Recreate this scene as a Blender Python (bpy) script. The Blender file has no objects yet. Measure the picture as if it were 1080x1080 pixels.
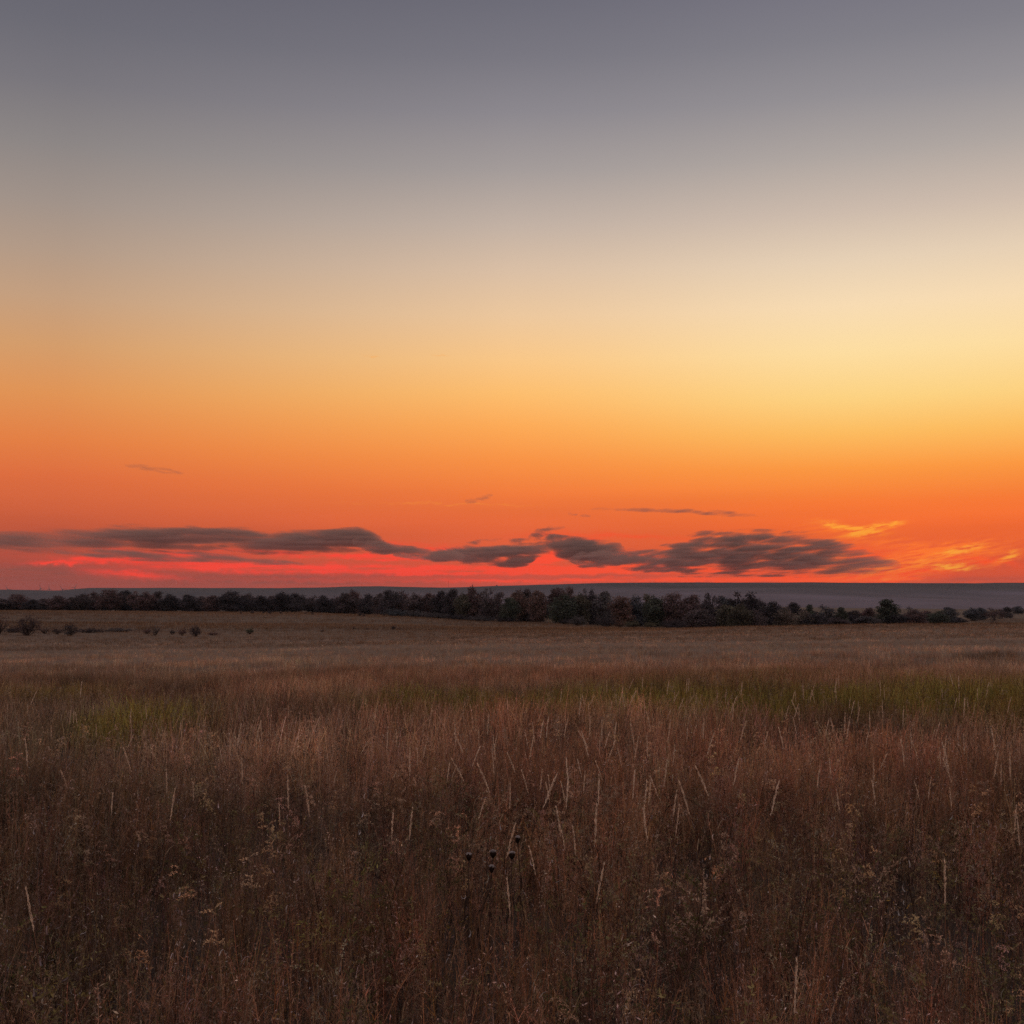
import bpy, math, random
import numpy as np
from mathutils import Vector

R = math.radians
S = bpy.context.scene
COL = S.collection
rng = np.random.default_rng(11)
random.seed(5)

# ------------------------------------------------------------------ camera
F = 1337.0            # focal length in pixels of the 1080 px photograph
EYE = 1.7
PITCH = math.atan(100.0 / F)
cam_d = bpy.data.cameras.new("camera")
cam_d.sensor_width = 36.0
cam_d.sensor_height = 36.0
cam_d.lens = 36.0 * F / 1080.0
cam_d.clip_start = 0.05
cam_d.clip_end = 120000.0
cam = bpy.data.objects.new("camera", cam_d)
COL.objects.link(cam)
cam.location = (0, 0, EYE)
cam.rotation_euler = (math.pi / 2 + PITCH, 0, 0)
S.camera = cam

# ------------------------------------------------------------------ render
S.render.engine = 'CYCLES'
S.cycles.use_denoising = False
S.cycles.max_bounces = 5
S.cycles.diffuse_bounces = 3
S.cycles.transmission_bounces = 4
S.cycles.transparent_max_bounces = 8
S.cycles.volume_bounces = 0
S.cycles.caustics_reflective = False
S.cycles.caustics_refractive = False
S.view_settings.view_transform = 'Standard'
S.view_settings.look = 'None'
S.view_settings.exposure = 0.0
S.view_settings.gamma = 1.0
S.view_settings.use_curve_mapping = False


def lin(c):
    out = []
    for v in c[:3]:
        v = v / 255.0
        out.append(v / 12.92 if v <= 0.04045 else ((v + 0.055) / 1.055) ** 2.4)
    return tuple(out)


def elev(y):          # elevation (radians) of a picture row at the picture's centre
    return PITCH + math.atan((540.0 - y) / F)


def azim(x):
    return math.atan((x - 540.0) / F)


# ------------------------------------------------------------------ node helpers
class NT:
    def __init__(self, tree):
        self.t = tree
        self.n = tree.nodes
        self.l = tree.links

    def new(self, typ, **kw):
        nd = self.n.new(typ)
        for k, v in kw.items():
            setattr(nd, k, v)
        return nd

    def put(self, sock, v):
        if isinstance(v, bpy.types.NodeSocket):
            self.l.new(v, sock)
        elif v is not None:
            if isinstance(v, (tuple, list)) and sock.type == 'RGBA' and len(v) == 3:
                v = tuple(v) + (1.0,)
            sock.default_value = v

    def m(self, op, a, b=None, c=None, clamp=False):
        nd = self.new('ShaderNodeMath', operation=op)
        nd.use_clamp = clamp
        self.put(nd.inputs[0], a)
        if b is not None:
            self.put(nd.inputs[1], b)
        if c is not None:
            self.put(nd.inputs[2], c)
        return nd.outputs[0]

    def mix(self, f, a, b, typ='MIX'):
        nd = self.new('ShaderNodeMix', data_type='RGBA', blend_type=typ)
        nd.clamp_factor = True
        self.put(nd.inputs[0], f)
        self.put(nd.inputs[6], a)
        self.put(nd.inputs[7], b)
        return nd.outputs[2]

    def ramp(self, f, stops, interp='LINEAR'):
        nd = self.new('ShaderNodeValToRGB')
        cr = nd.color_ramp
        cr.interpolation = interp
        stops = sorted(stops)
        while len(cr.elements) < len(stops):
            cr.elements.new(0.5)
        for i, (p, c) in enumerate(stops):
            cr.elements[i].position = i / 1000.0
        for i in reversed(range(len(stops))):
            cr.elements[i].position = min(max(stops[i][0], 0), 1)
        for i, (p, c) in enumerate(stops):
            cr.elements[i].color = tuple(c[:3]) + (1.0,)
        self.put(nd.inputs[0], f)
        return nd

    def noise(self, vec, scale, detail=3.0, rough=0.5, dim='3D'):
        nd = self.new('ShaderNodeTexNoise', noise_dimensions=dim)
        if vec is not None:
            self.l.new(vec, nd.inputs['Vector'])
        nd.inputs['Scale'].default_value = scale
        nd.inputs['Detail'].default_value = detail
        nd.inputs['Roughness'].default_value = rough
        return nd.outputs[0]

    def xyz(self, x, y, z):
        nd = self.new('ShaderNodeCombineXYZ')
        self.put(nd.inputs[0], x)
        self.put(nd.inputs[1], y)
        self.put(nd.inputs[2], z)
        return nd.outputs[0]


# ------------------------------------------------------------------ sky (world): dusk afterglow as a function of direction
W = bpy.data.worlds.new("World")
S.world = W
W.use_nodes = True
wt = NT(W.node_tree)
wt.n.clear()
w_out = wt.new('ShaderNodeOutputWorld')
bg = wt.new('ShaderNodeBackground')
wt.l.new(bg.outputs[0], w_out.inputs[0])
tc = wt.new('ShaderNodeTexCoord')
sep = wt.new('ShaderNodeSeparateXYZ')
wt.l.new(tc.outputs['Generated'], sep.inputs[0])
DX, DY, DZ = sep.outputs
el = wt.m('ARCSINE', DZ)
az = wt.m('ARCTAN2', DX, DY)
EMAX = R(62)
tel = wt.m('DIVIDE', el, EMAX, clamp=True)


def skyramp(rows, zenith):
    st = [(elev(y) / EMAX, lin(c)) for y, c in rows]
    st.append((elev(-60) / EMAX, lin(rows[-1][1])))
    st.append((1.0, lin(zenith)))
    return wt.ramp(tel, st, 'LINEAR').outputs[0]


# rows: picture height -> colour at that elevation
SKY_L = [(640, (140, 66, 60)), (612, (164, 74, 62)), (590, (180, 78, 58)), (562, (198, 88, 58)), (545, (208, 96, 59)),
         (510, (224, 110, 62)), (474, (230, 129, 68)), (427, (226, 149, 86)), (380, (213, 158, 108)), (332, (197, 160, 128)),
         (285, (179, 155, 136)), (237, (161, 147, 138)), (178, (140, 134, 133)), (118, (121, 118, 124)), (59, (108, 107, 116)), (0, (100, 99, 110))]
SKY_M = [(640, (190, 72, 56)), (612, (208, 78, 56)), (590, (218, 86, 55)), (562, (230, 100, 56)), (545, (236, 108, 57)),
         (522, (243, 122, 58)), (486, (251, 147, 68)), (450, (255, 171, 86)), (415, (255, 191, 110)), (380, (251, 200, 135)), (332, (237, 200, 158)),
         (285, (219, 192, 166)), (237, (195, 178, 165)), (178, (164, 156, 154)), (118, (140, 136, 142)), (59, (121, 119, 128)), (0, (109, 108, 119))]
SKY_R = [(640, (205, 74, 48)), (612, (222, 82, 48)), (590, (230, 90, 47)), (557, (242, 106, 47)), (534, (250, 121, 51)),
         (498, (255, 155, 65)), (462, (255, 190, 96)), (427, (255, 212, 130)), (380, (255, 223, 162)), (332, (249, 221, 180)),
         (285, (231, 209, 182)), (237, (206, 188, 173)), (178, (175, 166, 161)), (118, (148, 144, 148)), (59, (129, 127, 135)), (0, (117, 115, 127))]
SKY_B = [(640, (124, 106, 108)), (560, (152, 125, 122)), (440, (192, 156, 142)), (300, (194, 168, 156)), (120, (178, 165, 164)), (0, (166, 160, 168))]  # sky behind the camera, unseen, brightened to fill the dark foreground
ZEN = (156, 152, 164)  # overhead sky, out of view, lifted for the same fill light
cL, cM, cR, cB = skyramp(SKY_L, ZEN), skyramp(SKY_M, ZEN), skyramp(SKY_R, ZEN), skyramp(SKY_B, ZEN)


def sstep(x, a, b):
    nd = wt.new('ShaderNodeMapRange', interpolation_type='SMOOTHSTEP')
    wt.put(nd.inputs[0], x)
    wt.put(nd.inputs[1], a)
    wt.put(nd.inputs[2], b)
    return nd.outputs[0]


def lstep(x, a, b):
    nd = wt.new('ShaderNodeMapRange')
    wt.put(nd.inputs[0], x)
    wt.put(nd.inputs[1], a)
    wt.put(nd.inputs[2], b)
    return nd.outputs[0]


base = wt.mix(lstep(az, azim(60), azim(540)), cL, cM)
base = wt.mix(sstep(az, azim(500), azim(930)), base, cR)
back_r = sstep(az, R(32), R(120))
back_l = sstep(az, R(-32), R(-110))
base = wt.mix(back_r, base, cB)
base = wt.mix(back_l, base, cB)

# thin lit cirrus just above the horizon: streaks in (azimuth, elevation), measured in photograph pixels at the centre
PU = wt.m('ADD', wt.m('MULTIPLY', wt.m('TANGENT', az), F), 540.0)
PV = wt.m('SUBTRACT', 540.0, wt.m('MULTIPLY', wt.m('TANGENT', wt.m('SUBTRACT', el, PITCH)), F))
wv = wt.xyz(wt.m('DIVIDE', PU, 130.0), wt.m('DIVIDE', PV, 13.0), 0.0)
warp1 = wt.m('SUBTRACT', wt.noise(wv, 1.0, 4.0, 0.55), 0.5)
wv2 = wt.xyz(wt.m('DIVIDE', PU, 60.0), wt.m('DIVIDE', PV, 5.0), 4.7)
fil = wt.noise(wv2, 1.0, 5.0, 0.6)
front = wt.m('GREATER_THAN', DY, 0.2)


warp2 = wt.m('SUBTRACT', wt.noise(wt.xyz(wt.m('DIVIDE', PU, 16.0), wt.m('DIVIDE', PV, 9.0), 6.6), 1.0, 4.0, .6), 0.5)


def streak(u0, v0, L, T, slope, warp, sharp=False):
    du = wt.m('SUBTRACT', PU, u0)
    dv = wt.m('SUBTRACT', wt.m('SUBTRACT', PV, v0), wt.m('MULTIPLY', du, slope))
    dv = wt.m('MULTIPLY_ADD', warp1, warp, dv)
    if sharp:
        dv = wt.m('MULTIPLY_ADD', warp2, 11.0, dv)
    a = wt.m('POWER', wt.m('DIVIDE', du, L), 2.0)
    b = wt.m('POWER', wt.m('DIVIDE', dv, T), 2.0)
    return wt.m('EXPONENT', wt.m('MULTIPLY', wt.m('ADD', a, b), -1.0))


def streaks(items, sharp=False):
    tot = None
    for u0, v0, L, T, sl, wp, amp in items:
        g = wt.m('MULTIPLY', streak(u0, v0, L, T, sl, wp, sharp), amp)
        tot = g if tot is None else wt.m('ADD', tot, g)
    return tot


DULL = [(60, 605, 190, 12, 0.0, 8, 0.55), (330, 612, 150, 6, -0.01, 6, 0.55), (620, 608, 120, 3.5, 0.0, 5, 0.45), (30, 574, 120, 9, 0.0, 8, 0.35),
        (420, 606, 90, 3, 0.0, 4, 0.35), (1040, 597, 60, 5, 0, 8, 0.3), (1000, 613, 90, 4, 0, 6, 0.35), (760, 614, 60, 2, 0, 3, 0.25)]
RED = [(760, 611, 90, 3, 0, 4, .9), (650, 585, 60, 3, .02, 4, .5), (400, 588, 90, 3, .02, 5, .8), (500, 600, 60, 3, 0, 4, .8), (180, 586, 60, 2.5, .05, 4, .6), (250, 598, 150, 5.0, 0.035, 9, 0.7), (420, 601, 170, 4.5, 0.01, 7, 0.8), (120, 592, 70, 3.5, -0.05, 6, 0.7), (62, 596, 22, 2.0, 0.0, 3, 0.9),
       (140, 607, 45, 4.5, 0.06, 8, 0.7), (560, 602, 120, 3.6, -0.01, 5, 1.0), (690, 600, 110, 4.0, 0.0, 5, 1.0), (800, 609, 90, 4.0, 0.07, 5, 1.0),
       (330, 585, 110, 3.0, 0.03, 5, 0.6), (577, 590, 17, 5, -0.25, 4, 2.0), (600, 566, 45, 4, 0.0, 5, 0.5), (450, 580, 60, 5, 0.05, 6, 0.75), (880, 613, 100, 3.5, -0.03, 5, 0.9),
       (960, 605, 70, 4.5, -0.10, 8, 1.0), (905, 590, 45, 7, 0.10, 10, 0.8), (1020, 592, 60, 5, 0.12, 9, 0.6), (690, 567, 60, 3, 0.05, 6, 0.35), (560, 612, 240, 2.5, 0, 3, 0.6)]
ORG = [(890, 561, 40, 6, 0.1, 8, 0.7), (925, 562, 32, 5, -0.2, 8, 0.6), (975, 595, 75, 10, -0.16, 14, 0.8), (1000, 582, 50, 7, -0.1, 12, 0.7), (905, 597, 50, 9, 0.1, 12, 0.6),
       (1062, 592, 16, 5, -0.4, 4, 0.8), (960, 578, 55, 6, 0.1, 10, 0.5), (860, 592, 60, 8, 0.1, 10, 0.4)]
YEL = [(893, 559, 26, 3.2, 0.16, 8, 1.5), (917, 562.5, 20, 3.2, -0.25, 7, 1.4), (944, 556, 10, 2.0, -0.1, 4, 0.6), (1003, 600, 24, 2.6, 0.04, 8, 1.0),
       (1014, 583.5, 20, 2.8, -0.15, 7, 1.2), (1066, 590, 8, 2.8, -0.38, 4, 1.0), (985, 592, 26, 2.0, -0.18, 10, 0.3),
       (440, 531, 60, 1.0, 0.0, 1, 0.2), (520, 532, 40, 0.8, 0.03, 1, 0.15), (388, 376.5, 7, 0.9, 0.03, 0, 0.35), (465, 376, 7, 0.8, 0.05, 0, 0.3)]
fmod = wt.m('MAXIMUM', wt.m('MULTIPLY_ADD', fil, 5.0, -1.45), 0.0)
fd = wt.m('MULTIPLY', wt.m('MULTIPLY', streaks(DULL), fmod), front, clamp=True)
fr = wt.m('MULTIPLY', wt.m('MULTIPLY', streaks(RED, True), fmod), front, clamp=True)
fil2 = wt.noise(wt.xyz(wt.m('DIVIDE', PU, 26.0), wt.m('MULTIPLY_ADD', PU, 0.045, wt.m('DIVIDE', PV, 3.2)), 2.2), 1.0, 5.0, 0.65)
fmody = wt.m('MULTIPLY', wt.m('SUBTRACT', fil2, 0.38), 6.5, clamp=False)
fmody = wt.m('MAXIMUM', fmody, 0.0)
fy = wt.m('MULTIPLY', wt.m('MULTIPLY', wt.m('ADD', streaks(YEL, True), 0.0), fmody), front, clamp=True)
fo = wt.m('MULTIPLY', wt.m('MULTIPLY', streaks(ORG, True), fmody), front, clamp=True)
base = wt.mix(fd, base, lin((140, 76, 66)))
redc = wt.mix(sstep(PU, 300.0, 900.0), lin((252, 70, 52)), lin((255, 84, 38)))
base = wt.mix(fr, base, redc)
base = wt.mix(fo, base, lin((255, 118, 42)))
base = wt.mix(fy, base, lin((255, 160, 52)))
# faint uneven bands in the low glow
band = wt.noise(wt.xyz(wt.m('DIVIDE', PU, 420.0), wt.m('DIVIDE', PV, 30.0), 9.1), 1.0, 3.0, 0.5)
lowmask = wt.m('SUBTRACT', 1.0, sstep(el, elev(600), elev(470)))
bandf = wt.m('MULTIPLY_ADD', wt.m('MULTIPLY', wt.m('SUBTRACT', band, 0.5), lowmask), 0.35, 1.0)
hs = wt.new('ShaderNodeVectorMath', operation='SCALE')
wt.put(hs.inputs[0], base)
wt.put(hs.inputs['Scale'], bandf)
SKY_GAIN = 1.0
wt.put(bg.inputs['Color'], hs.outputs[0])
bg.inputs['Strength'].default_value = SKY_GAIN
W.cycles.sampling_method = 'MANUAL'
W.cycles.sample_map_resolution = 1024


# ------------------------------------------------------------------ tagging and mesh helpers
def tag(o, label=None, cat=None, group=None, kind=None):
    if label:
        o["label"] = label
    if cat:
        o["category"] = cat
    if group:
        o["group"] = group
    if kind:
        o["kind"] = kind
    return o


def empty(name, loc, rz=0.0):
    o = bpy.data.objects.new(name, None)
    o.empty_display_size = 0.3
    COL.objects.link(o)
    o.location = loc
    o.rotation_euler = (0, 0, rz)
    return o


def link(name, me, mat=None, parent=None):
    o = bpy.data.objects.new(name, me)
    COL.objects.link(o)
    if mat and not me.materials:
        me.materials.append(mat)
    if parent:
        o.parent = parent
    return o


def quad_mesh(name, V, Q, C=None, smooth=False):
    """V (n,3), Q (m,4) quads, C (n,3) own colours per vertex"""
    me = bpy.data.meshes.new(name)
    V = np.asarray(V, np.float32)
    Q = np.asarray(Q, np.int32)
    me.vertices.add(len(V))
    me.vertices.foreach_set("co", V.ravel())
    me.loops.add(Q.size)
    me.loops.foreach_set("vertex_index", Q.ravel())
    me.polygons.add(len(Q))
    me.polygons.foreach_set("loop_start", np.arange(0, Q.size, 4, dtype=np.int32))
    if C is not None:
        a = me.color_attributes.new("tint", 'FLOAT_COLOR', 'POINT')
        C4 = np.ones((len(V), 4), np.float32)
        C4[:, :3] = C
        a.data.foreach_set("color", C4.ravel())
    me.update(calc_edges=True)
    if smooth:
        me.polygons.foreach_set("use_smooth", np.ones(len(Q), bool))
    return me


class MB:
    """collects ribbons, tubes and leaf quads into one mesh"""
    def __init__(self):
        self.v, self.q, self.c, self.n = [], [], [], 0

    def add(self, v, q, c):
        v = np.asarray(v, float)
        self.v.append(v)
        self.q.append(np.asarray(q, int) + self.n)
        c = np.asarray(c, float)
        self.c.append(np.tile(c, (len(v), 1)) if c.ndim == 1 else c)
        self.n += len(v)

    def ribbon(self, P, w0, w1, ang, c):
        P = np.asarray(P, float)
        n = len(P)
        w = np.linspace(w0, w1, n)[:, None] * 0.5
        s = np.array([math.cos(ang), math.sin(ang), 0.0])[None]
        v = np.empty((2 * n, 3))
        v[0::2] = P - s * w
        v[1::2] = P + s * w
        i = np.arange(n - 1) * 2
        self.add(v, np.stack([i, i + 1, i + 3, i + 2], 1), c)

    def leaf(self, p, d, side, L, w, c):
        p = np.asarray(p, float)
        d = np.asarray(d, float)
        side = np.asarray(side, float)
        v = np.array([p, p + d * L * .5 + side * w * .5, p + d * L, p + d * L * .5 - side * w * .5])
        self.add(v, [[0, 1, 2, 3]], c)

    def leaves(self, P, D, Sd, L, w, C):
        P, D, Sd = map(lambda a: np.asarray(a, float), (P, D, Sd))
        n = len(P)
        L = np.broadcast_to(L, (n,))[:, None]
        w = np.broadcast_to(w, (n,))[:, None]
        v = np.empty((n, 4, 3))
        v[:, 0] = P
        v[:, 1] = P + D * L * .45 + Sd * w * .5
        v[:, 2] = P + D * L
        v[:, 3] = P + D * L * .55 - Sd * w * .5
        C = np.broadcast_to(np.asarray(C, float), (n, 3))
        self.add(v.reshape(-1, 3), np.arange(4 * n).reshape(n, 4), np.repeat(C, 4, 0))

    def tube(self, P, r, c, k=6):
        P = np.asarray(P, float)
        n = len(P)
        r = np.broadcast_to(np.asarray(r, float), (n,))
        T = np.gradient(P, axis=0)
        T /= np.linalg.norm(T, axis=1)[:, None] + 1e-9
        up = np.where(np.abs(T[:, 2:3]) > .9, np.array([[1., 0, 0]]), np.array([[0, 0, 1.]]))
        a = np.cross(T, up)
        a /= np.linalg.norm(a, axis=1)[:, None] + 1e-9
        b = np.cross(T, a)
        t = np.linspace(0, 2 * math.pi, k, endpoint=False)
        v = P[:, None] + r[:, None, None] * (a[:, None] * np.cos(t)[None, :, None] + b[:, None] * np.sin(t)[None, :, None])
        q = []
        for i in range(n - 1):
            for j in range(k):
                j2 = (j + 1) % k
                q.append([i * k + j, i * k + j2, (i + 1) * k + j2, (i + 1) * k + j])
        self.add(v.reshape(-1, 3), q, c)

    def arrays(self):
        return np.concatenate(self.v), np.concatenate(self.q), np.concatenate(self.c)

    def mesh(self, name, smooth=False):
        v, q, c = self.arrays()
        return quad_mesh(name, v, q, c, smooth)


def vnoise(x, y, seed=0):
    """smooth value noise in the plane, 0..1"""
    x = np.asarray(x, float)
    y = np.asarray(y, float)
    xi, yi = np.floor(x).astype(np.int64), np.floor(y).astype(np.int64)
    fx, fy = x - xi, y - yi
    fx = fx * fx * (3 - 2 * fx)
    fy = fy * fy * (3 - 2 * fy)

    def h(a, b):
        k = (a * 374761393 + b * 668265263 + seed * 1442695041) & 0x7fffffff
        k = ((k ^ (k >> 13)) * 1274126177) & 0x7fffffff
        return ((k ^ (k >> 16)) & 0xffff) / 65535.0
    return (h(xi, yi) * (1 - fx) + h(xi + 1, yi) * fx) * (1 - fy) + (h(xi, yi + 1) * (1 - fx) + h(xi + 1, yi + 1) * fx) * fy


def fbm(x, y, seed=0, o=3):
    t, a, s = 0, 0.5, 0
    for i in range(o):
        t = t + a * vnoise(x * 2 ** i, y * 2 ** i, seed + i * 17)
        s += a
        a *= .5
    return t / s


# ------------------------------------------------------------------ terrain
RIDGE = [(-500, 628), (0, 623.5), (60, 624.5), (95, 621.5), (200, 621.0), (300, 620.8), (400, 618.5), (470, 620), (540, 617.6),
         (640, 615.6), (740, 615.2), (850, 615.3), (1000, 617), (1080, 617), (1600, 622)]
TC = np.array([-300., 0., 300., 400., 540., 680., 800., 950., 1080., 1400.])
TD = np.array([0., 12., 22., 60., 95., 130., 160., 220., 330., 400., 600., 850., 1300., 2000., 3000., 4500., 6000., 9000.])
TZ = np.array([
    # -300   0     300    400    540    680    800    950   1080   1400
    [0.00, 0.00, 0.00, 0.00, 0.00, 0.00, 0.00, 0.00, 0.00, 0.00],       # 0
    [0.00, 0.00, 0.00, 0.00, 0.00, 0.00, 0.00, 0.00, 0.00, 0.00],       # 12
    [-.10, -.10, -.10, -.10, -.08, -.05, -.02, 0.00, 0.02, 0.05],       # 22
    [-1.0, -1.0, -1.0, -1.0, -.95, -.85, -.75, -.68, -.65, -.6],        # 60
    [-1.5, -1.5, -1.4, -1.3, -1.2, -1.05, -.90, -.70, -.60, -.5],       # 95
    [-1.4, -1.4, -1.4, -1.35, -1.2, -1.0, -.78, -.48, -.33, -.2],      # 130
    [-1.0, -1.0, -1.2, -1.3, -1.45, -1.2, -.72, -.42, -.30, -.2],     # 160
    [-.40, -.40, -.75, -1.00, -1.7, -2.2, -3.2, -2.6, -2.2, -1.8],      # 220
    [-.05, -.05, -.30, -.90, -2.5, -3.6, -4.8, -4.2, -3.8, -3.],        # 330
    [0.05, 0.05, -.45, -1.3, -2.9, -3.8, -4.8, -4.6, -4.2, -3.5],       # 400
    [0.10, 0.10, -.70, -1.6, -3.0, -3.6, -4.2, -4.2, -3.8, -3.5],       # 600
    [-1.0, -1.0, -1.2, -1.6, -2.4, -2.6, -2.8, -3.0, -3.0, -3.],        # 850
    [-1.0, -1.0, 0.0, 0.5, 0.8, 1.0, 1.5, 0.0, -1.2, -1.],              # 1300
    [9.0, 9.0, 11., 12., 13., 13., 14., 11., 8.5, 8.],                  # 2000
    [24., 26., 30., 32., 36., 40., 42., 38., 33., 30.],                 # 3000
    [0] * 10, [0] * 10, [0] * 10])
for j, c in enumerate(TC):
    ry = np.interp(c, [a for a, b in RIDGE], [b for a, b in RIDGE])
    TZ[15, j] = 1.7 + (640 - ry) / F * 4500
    TZ[16, j] = TZ[15, j] - 22
    TZ[17, j] = TZ[15, j] - 70


def gz(x, y):
    x = np.asarray(x, float)
    y = np.asarray(y, float)
    d = np.hypot(x, y)
    ang = np.arctan2(x, y)
    ang = np.clip(ang, -1.2, 1.2)
    u = 540 + F * np.tan(np.clip(ang, -0.62, 0.62))
    u = np.clip(u, TC[0], TC[-1] - 1e-6)
    ld = np.clip(d, 0, TD[-1] - 1e-3)
    i = np.clip(np.searchsorted(TD, ld, side='right') - 1, 0, len(TD) - 2)
    j = np.clip(np.searchsorted(TC, u, side='right') - 1, 0, len(TC) - 2)
    fd_ = (ld - TD[i]) / (TD[i + 1] - TD[i])
    fu = (u - TC[j]) / (TC[j + 1] - TC[j])
    fu = fu * fu * (3 - 2 * fu)

    def row(k):
        k = np.clip(k, 0, len(TD) - 1)
        return TZ[k, j] * (1 - fu) + TZ[k, j + 1] * fu
    p0, p1, p2, p3 = row(i - 1), row(i), row(i + 1), row(i + 2)
    d0, d1, d2, d3 = TD[np.clip(i - 1, 0, 17)], TD[i], TD[i + 1], TD[np.clip(i + 2, 0, 17)]
    m1 = (p2 - p0) / np.maximum(d2 - d0, 1e-6)
    m2 = (p3 - p1) / np.maximum(d3 - d1, 1e-6)
    # limit overshoot
    sl = (p2 - p1) / (d2 - d1)
    m1 = np.where(m1 * sl <= 0, 0, np.sign(sl) * np.minimum(np.abs(m1), 3 * np.abs(sl)))
    m2 = np.where(m2 * sl <= 0, 0, np.sign(sl) * np.minimum(np.abs(m2), 3 * np.abs(sl)))
    h = d2 - d1
    t = fd_
    z = (2 * t ** 3 - 3 * t ** 2 + 1) * p1 + (t ** 3 - 2 * t ** 2 + t) * h * m1 + (-2 * t ** 3 + 3 * t ** 2) * p2 + (t ** 3 - t ** 2) * h * m2
    # fine ridge line over the hills
    rz = 1.7 + (640 - np.interp(u, [a for a, b in RIDGE], [b for a, b in RIDGE])) / F * 4500
    rz0 = TZ[15, j] * (1 - fu) + TZ[15, j + 1] * fu
    z = z + (rz - rz0) * np.clip((d - 2600) / 1700, 0, 1)
    z = z + (fbm(x / 9.0, y / 9.0, 3) - .5) * 0.16 * np.clip(d / 20, 0, 1) * np.clip((900 - d) / 500, 0, 1)
    z = z + (fbm(x / 90.0, y / 200.0, 14) - .5) * 3.2 * np.clip((d - 4000) / 300, 0, 1)
    z = z + (fbm(x / 420.0, y / 420.0, 8) - .5) * 16.0 * np.clip((d - 1300) / 1500, 0, 1) * np.clip((4600 - d) / 1200, 0, 1)
    return z


def at(px, py, d):
    """world point seen at photograph pixel (px, py) at depth d along +Y"""
    dy, dz = 1.0, -(py - 540.0) / F
    c, s = math.cos(PITCH), math.sin(PITCH)
    X, Y, Z = (px - 540.0) / F, c * dy - s * dz, s * dy + c * dz
    k = d / Y
    return X * k, d, EYE + Z * k


def ground_xy(px, d):
    return (px - 540.0) / F * d, d


def polar_sheet(name, radii, mat):
    fr = np.radians(np.arange(-44, 44.01, 0.4))
    bk = np.radians(np.arange(50, 315, 6.0))
    A = np.concatenate([fr, bk])
    rr, aa = np.meshgrid(radii, A, indexing='ij')
    x, y = rr * np.sin(aa), rr * np.cos(aa)
    z = gz(x, y)
    V = np.stack([x, y, z], -1).reshape(-1, 3)
    n, k = len(radii), len(A)
    i, j = np.meshgrid(np.arange(n - 1), np.arange(k), indexing='ij')
    j2 = (j + 1) % k
    Q = np.stack([i * k + j, (i + 1) * k + j, (i + 1) * k + j2, i * k + j2], -1).reshape(-1, 4)
    return link(name, quad_mesh(name, V, Q[:, ::-1], smooth=True), mat)


def principled(name):
    m = bpy.data.materials.new(name)
    m.use_nodes = True
    t = NT(m.node_tree)
    b = t.n['Principled BSDF']
    b.inputs['Roughness'].default_value = 0.95
    b.inputs['Specular IOR Level'].default_value = 0.15
    return m, t, b


# soil and thatch of the prairie: several earth colours in patches, the nearest darkened as painted shade
mG, t, b = principled("prairie_soil")
geo = t.new('ShaderNodeNewGeometry')
pos = geo.outputs['Position']
n1 = t.noise(pos, 0.035, 4, .55)
n2 = t.noise(pos, 0.6, 4, .6)
n3 = t.noise(pos, 9.0, 3, .6)
ln = t.new('ShaderNodeVectorMath', operation='LENGTH')
t.l.new(pos, ln.inputs[0])
dist = ln.outputs['Value']
spx = t.new('ShaderNodeSeparateXYZ')
t.l.new(pos, spx.inputs[0])
near_c = t.mix(n3, (.022, .015, .010), (.06, .038, .025))  # near soil blackened to stand for the shade under dense stems
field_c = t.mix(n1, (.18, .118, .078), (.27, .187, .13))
mn = t.new('ShaderNodeMapRange')
t.put(mn.inputs[0], t.m('ADD', t.m('MULTIPLY', n1, .6), t.m('MULTIPLY', t.noise(pos, .11, 3, .6), .4)))
t.put(mn.inputs[1], .36)
t.put(mn.inputs[2], .64)
meadow_c = t.mix(mn.outputs[0], (.10, .068, .048), (.205, .147, .098))
fm = t.new('ShaderNodeMapRange')
t.put(fm.inputs[0], t.m('MULTIPLY_ADD', n1, 40.0, t.m('SUBTRACT', dist, 20.0)))
t.put(fm.inputs[1], 120.0)
t.put(fm.inputs[2], 190.0)
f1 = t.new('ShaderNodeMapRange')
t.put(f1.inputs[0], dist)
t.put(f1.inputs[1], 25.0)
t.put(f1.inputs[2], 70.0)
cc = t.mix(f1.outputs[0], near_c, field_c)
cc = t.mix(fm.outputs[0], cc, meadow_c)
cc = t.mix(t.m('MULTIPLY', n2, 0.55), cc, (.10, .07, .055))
t.put(b.inputs['Base Color'], cc)
bmp = t.new('ShaderNodeBump')
bmp.inputs['Strength'].default_value = 0.6
bmp.inputs['Distance'].default_value = 0.15
t.l.new(n2, bmp.inputs['Height'])
t.l.new(bmp.outputs[0], b.inputs['Normal'])

mH, t, b = principled("grassy_hills")
geo = t.new('ShaderNodeNewGeometry')
spx = t.new('ShaderNodeSeparateXYZ')
t.l.new(geo.outputs['Position'], spx.inputs[0])
hv = t.xyz(t.m('DIVIDE', spx.outputs[0], 520.0), t.m('DIVIDE', t.m('MULTIPLY_ADD', spx.outputs[0], .9, spx.outputs[1]), 900.0), 0.0)
h1r = t.new('ShaderNodeMapRange')
t.put(h1r.inputs[0], t.noise(hv, 1.0, 4, .55))
t.put(h1r.inputs[1], .36)
t.put(h1r.inputs[2], .64)
h1 = h1r.outputs[0]
h2 = t.noise(geo.outputs['Position'], 0.02, 4, .6)
hh = t.new('ShaderNodeMapRange')
t.put(hh.inputs[0], t.m('MULTIPLY_ADD', h1, 38.0, spx.outputs[2]))
t.put(hh.inputs[1], 36.0)
t.put(hh.inputs[2], 88.0)
hc = t.mix(hh.outputs[0], (.185, .15, .185), (.032, .044, .05))  # bluish tint of distance haze mixed into the hill colour
hx = t.new('ShaderNodeMapRange')
t.put(hx.inputs[0], spx.outputs[0])
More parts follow.
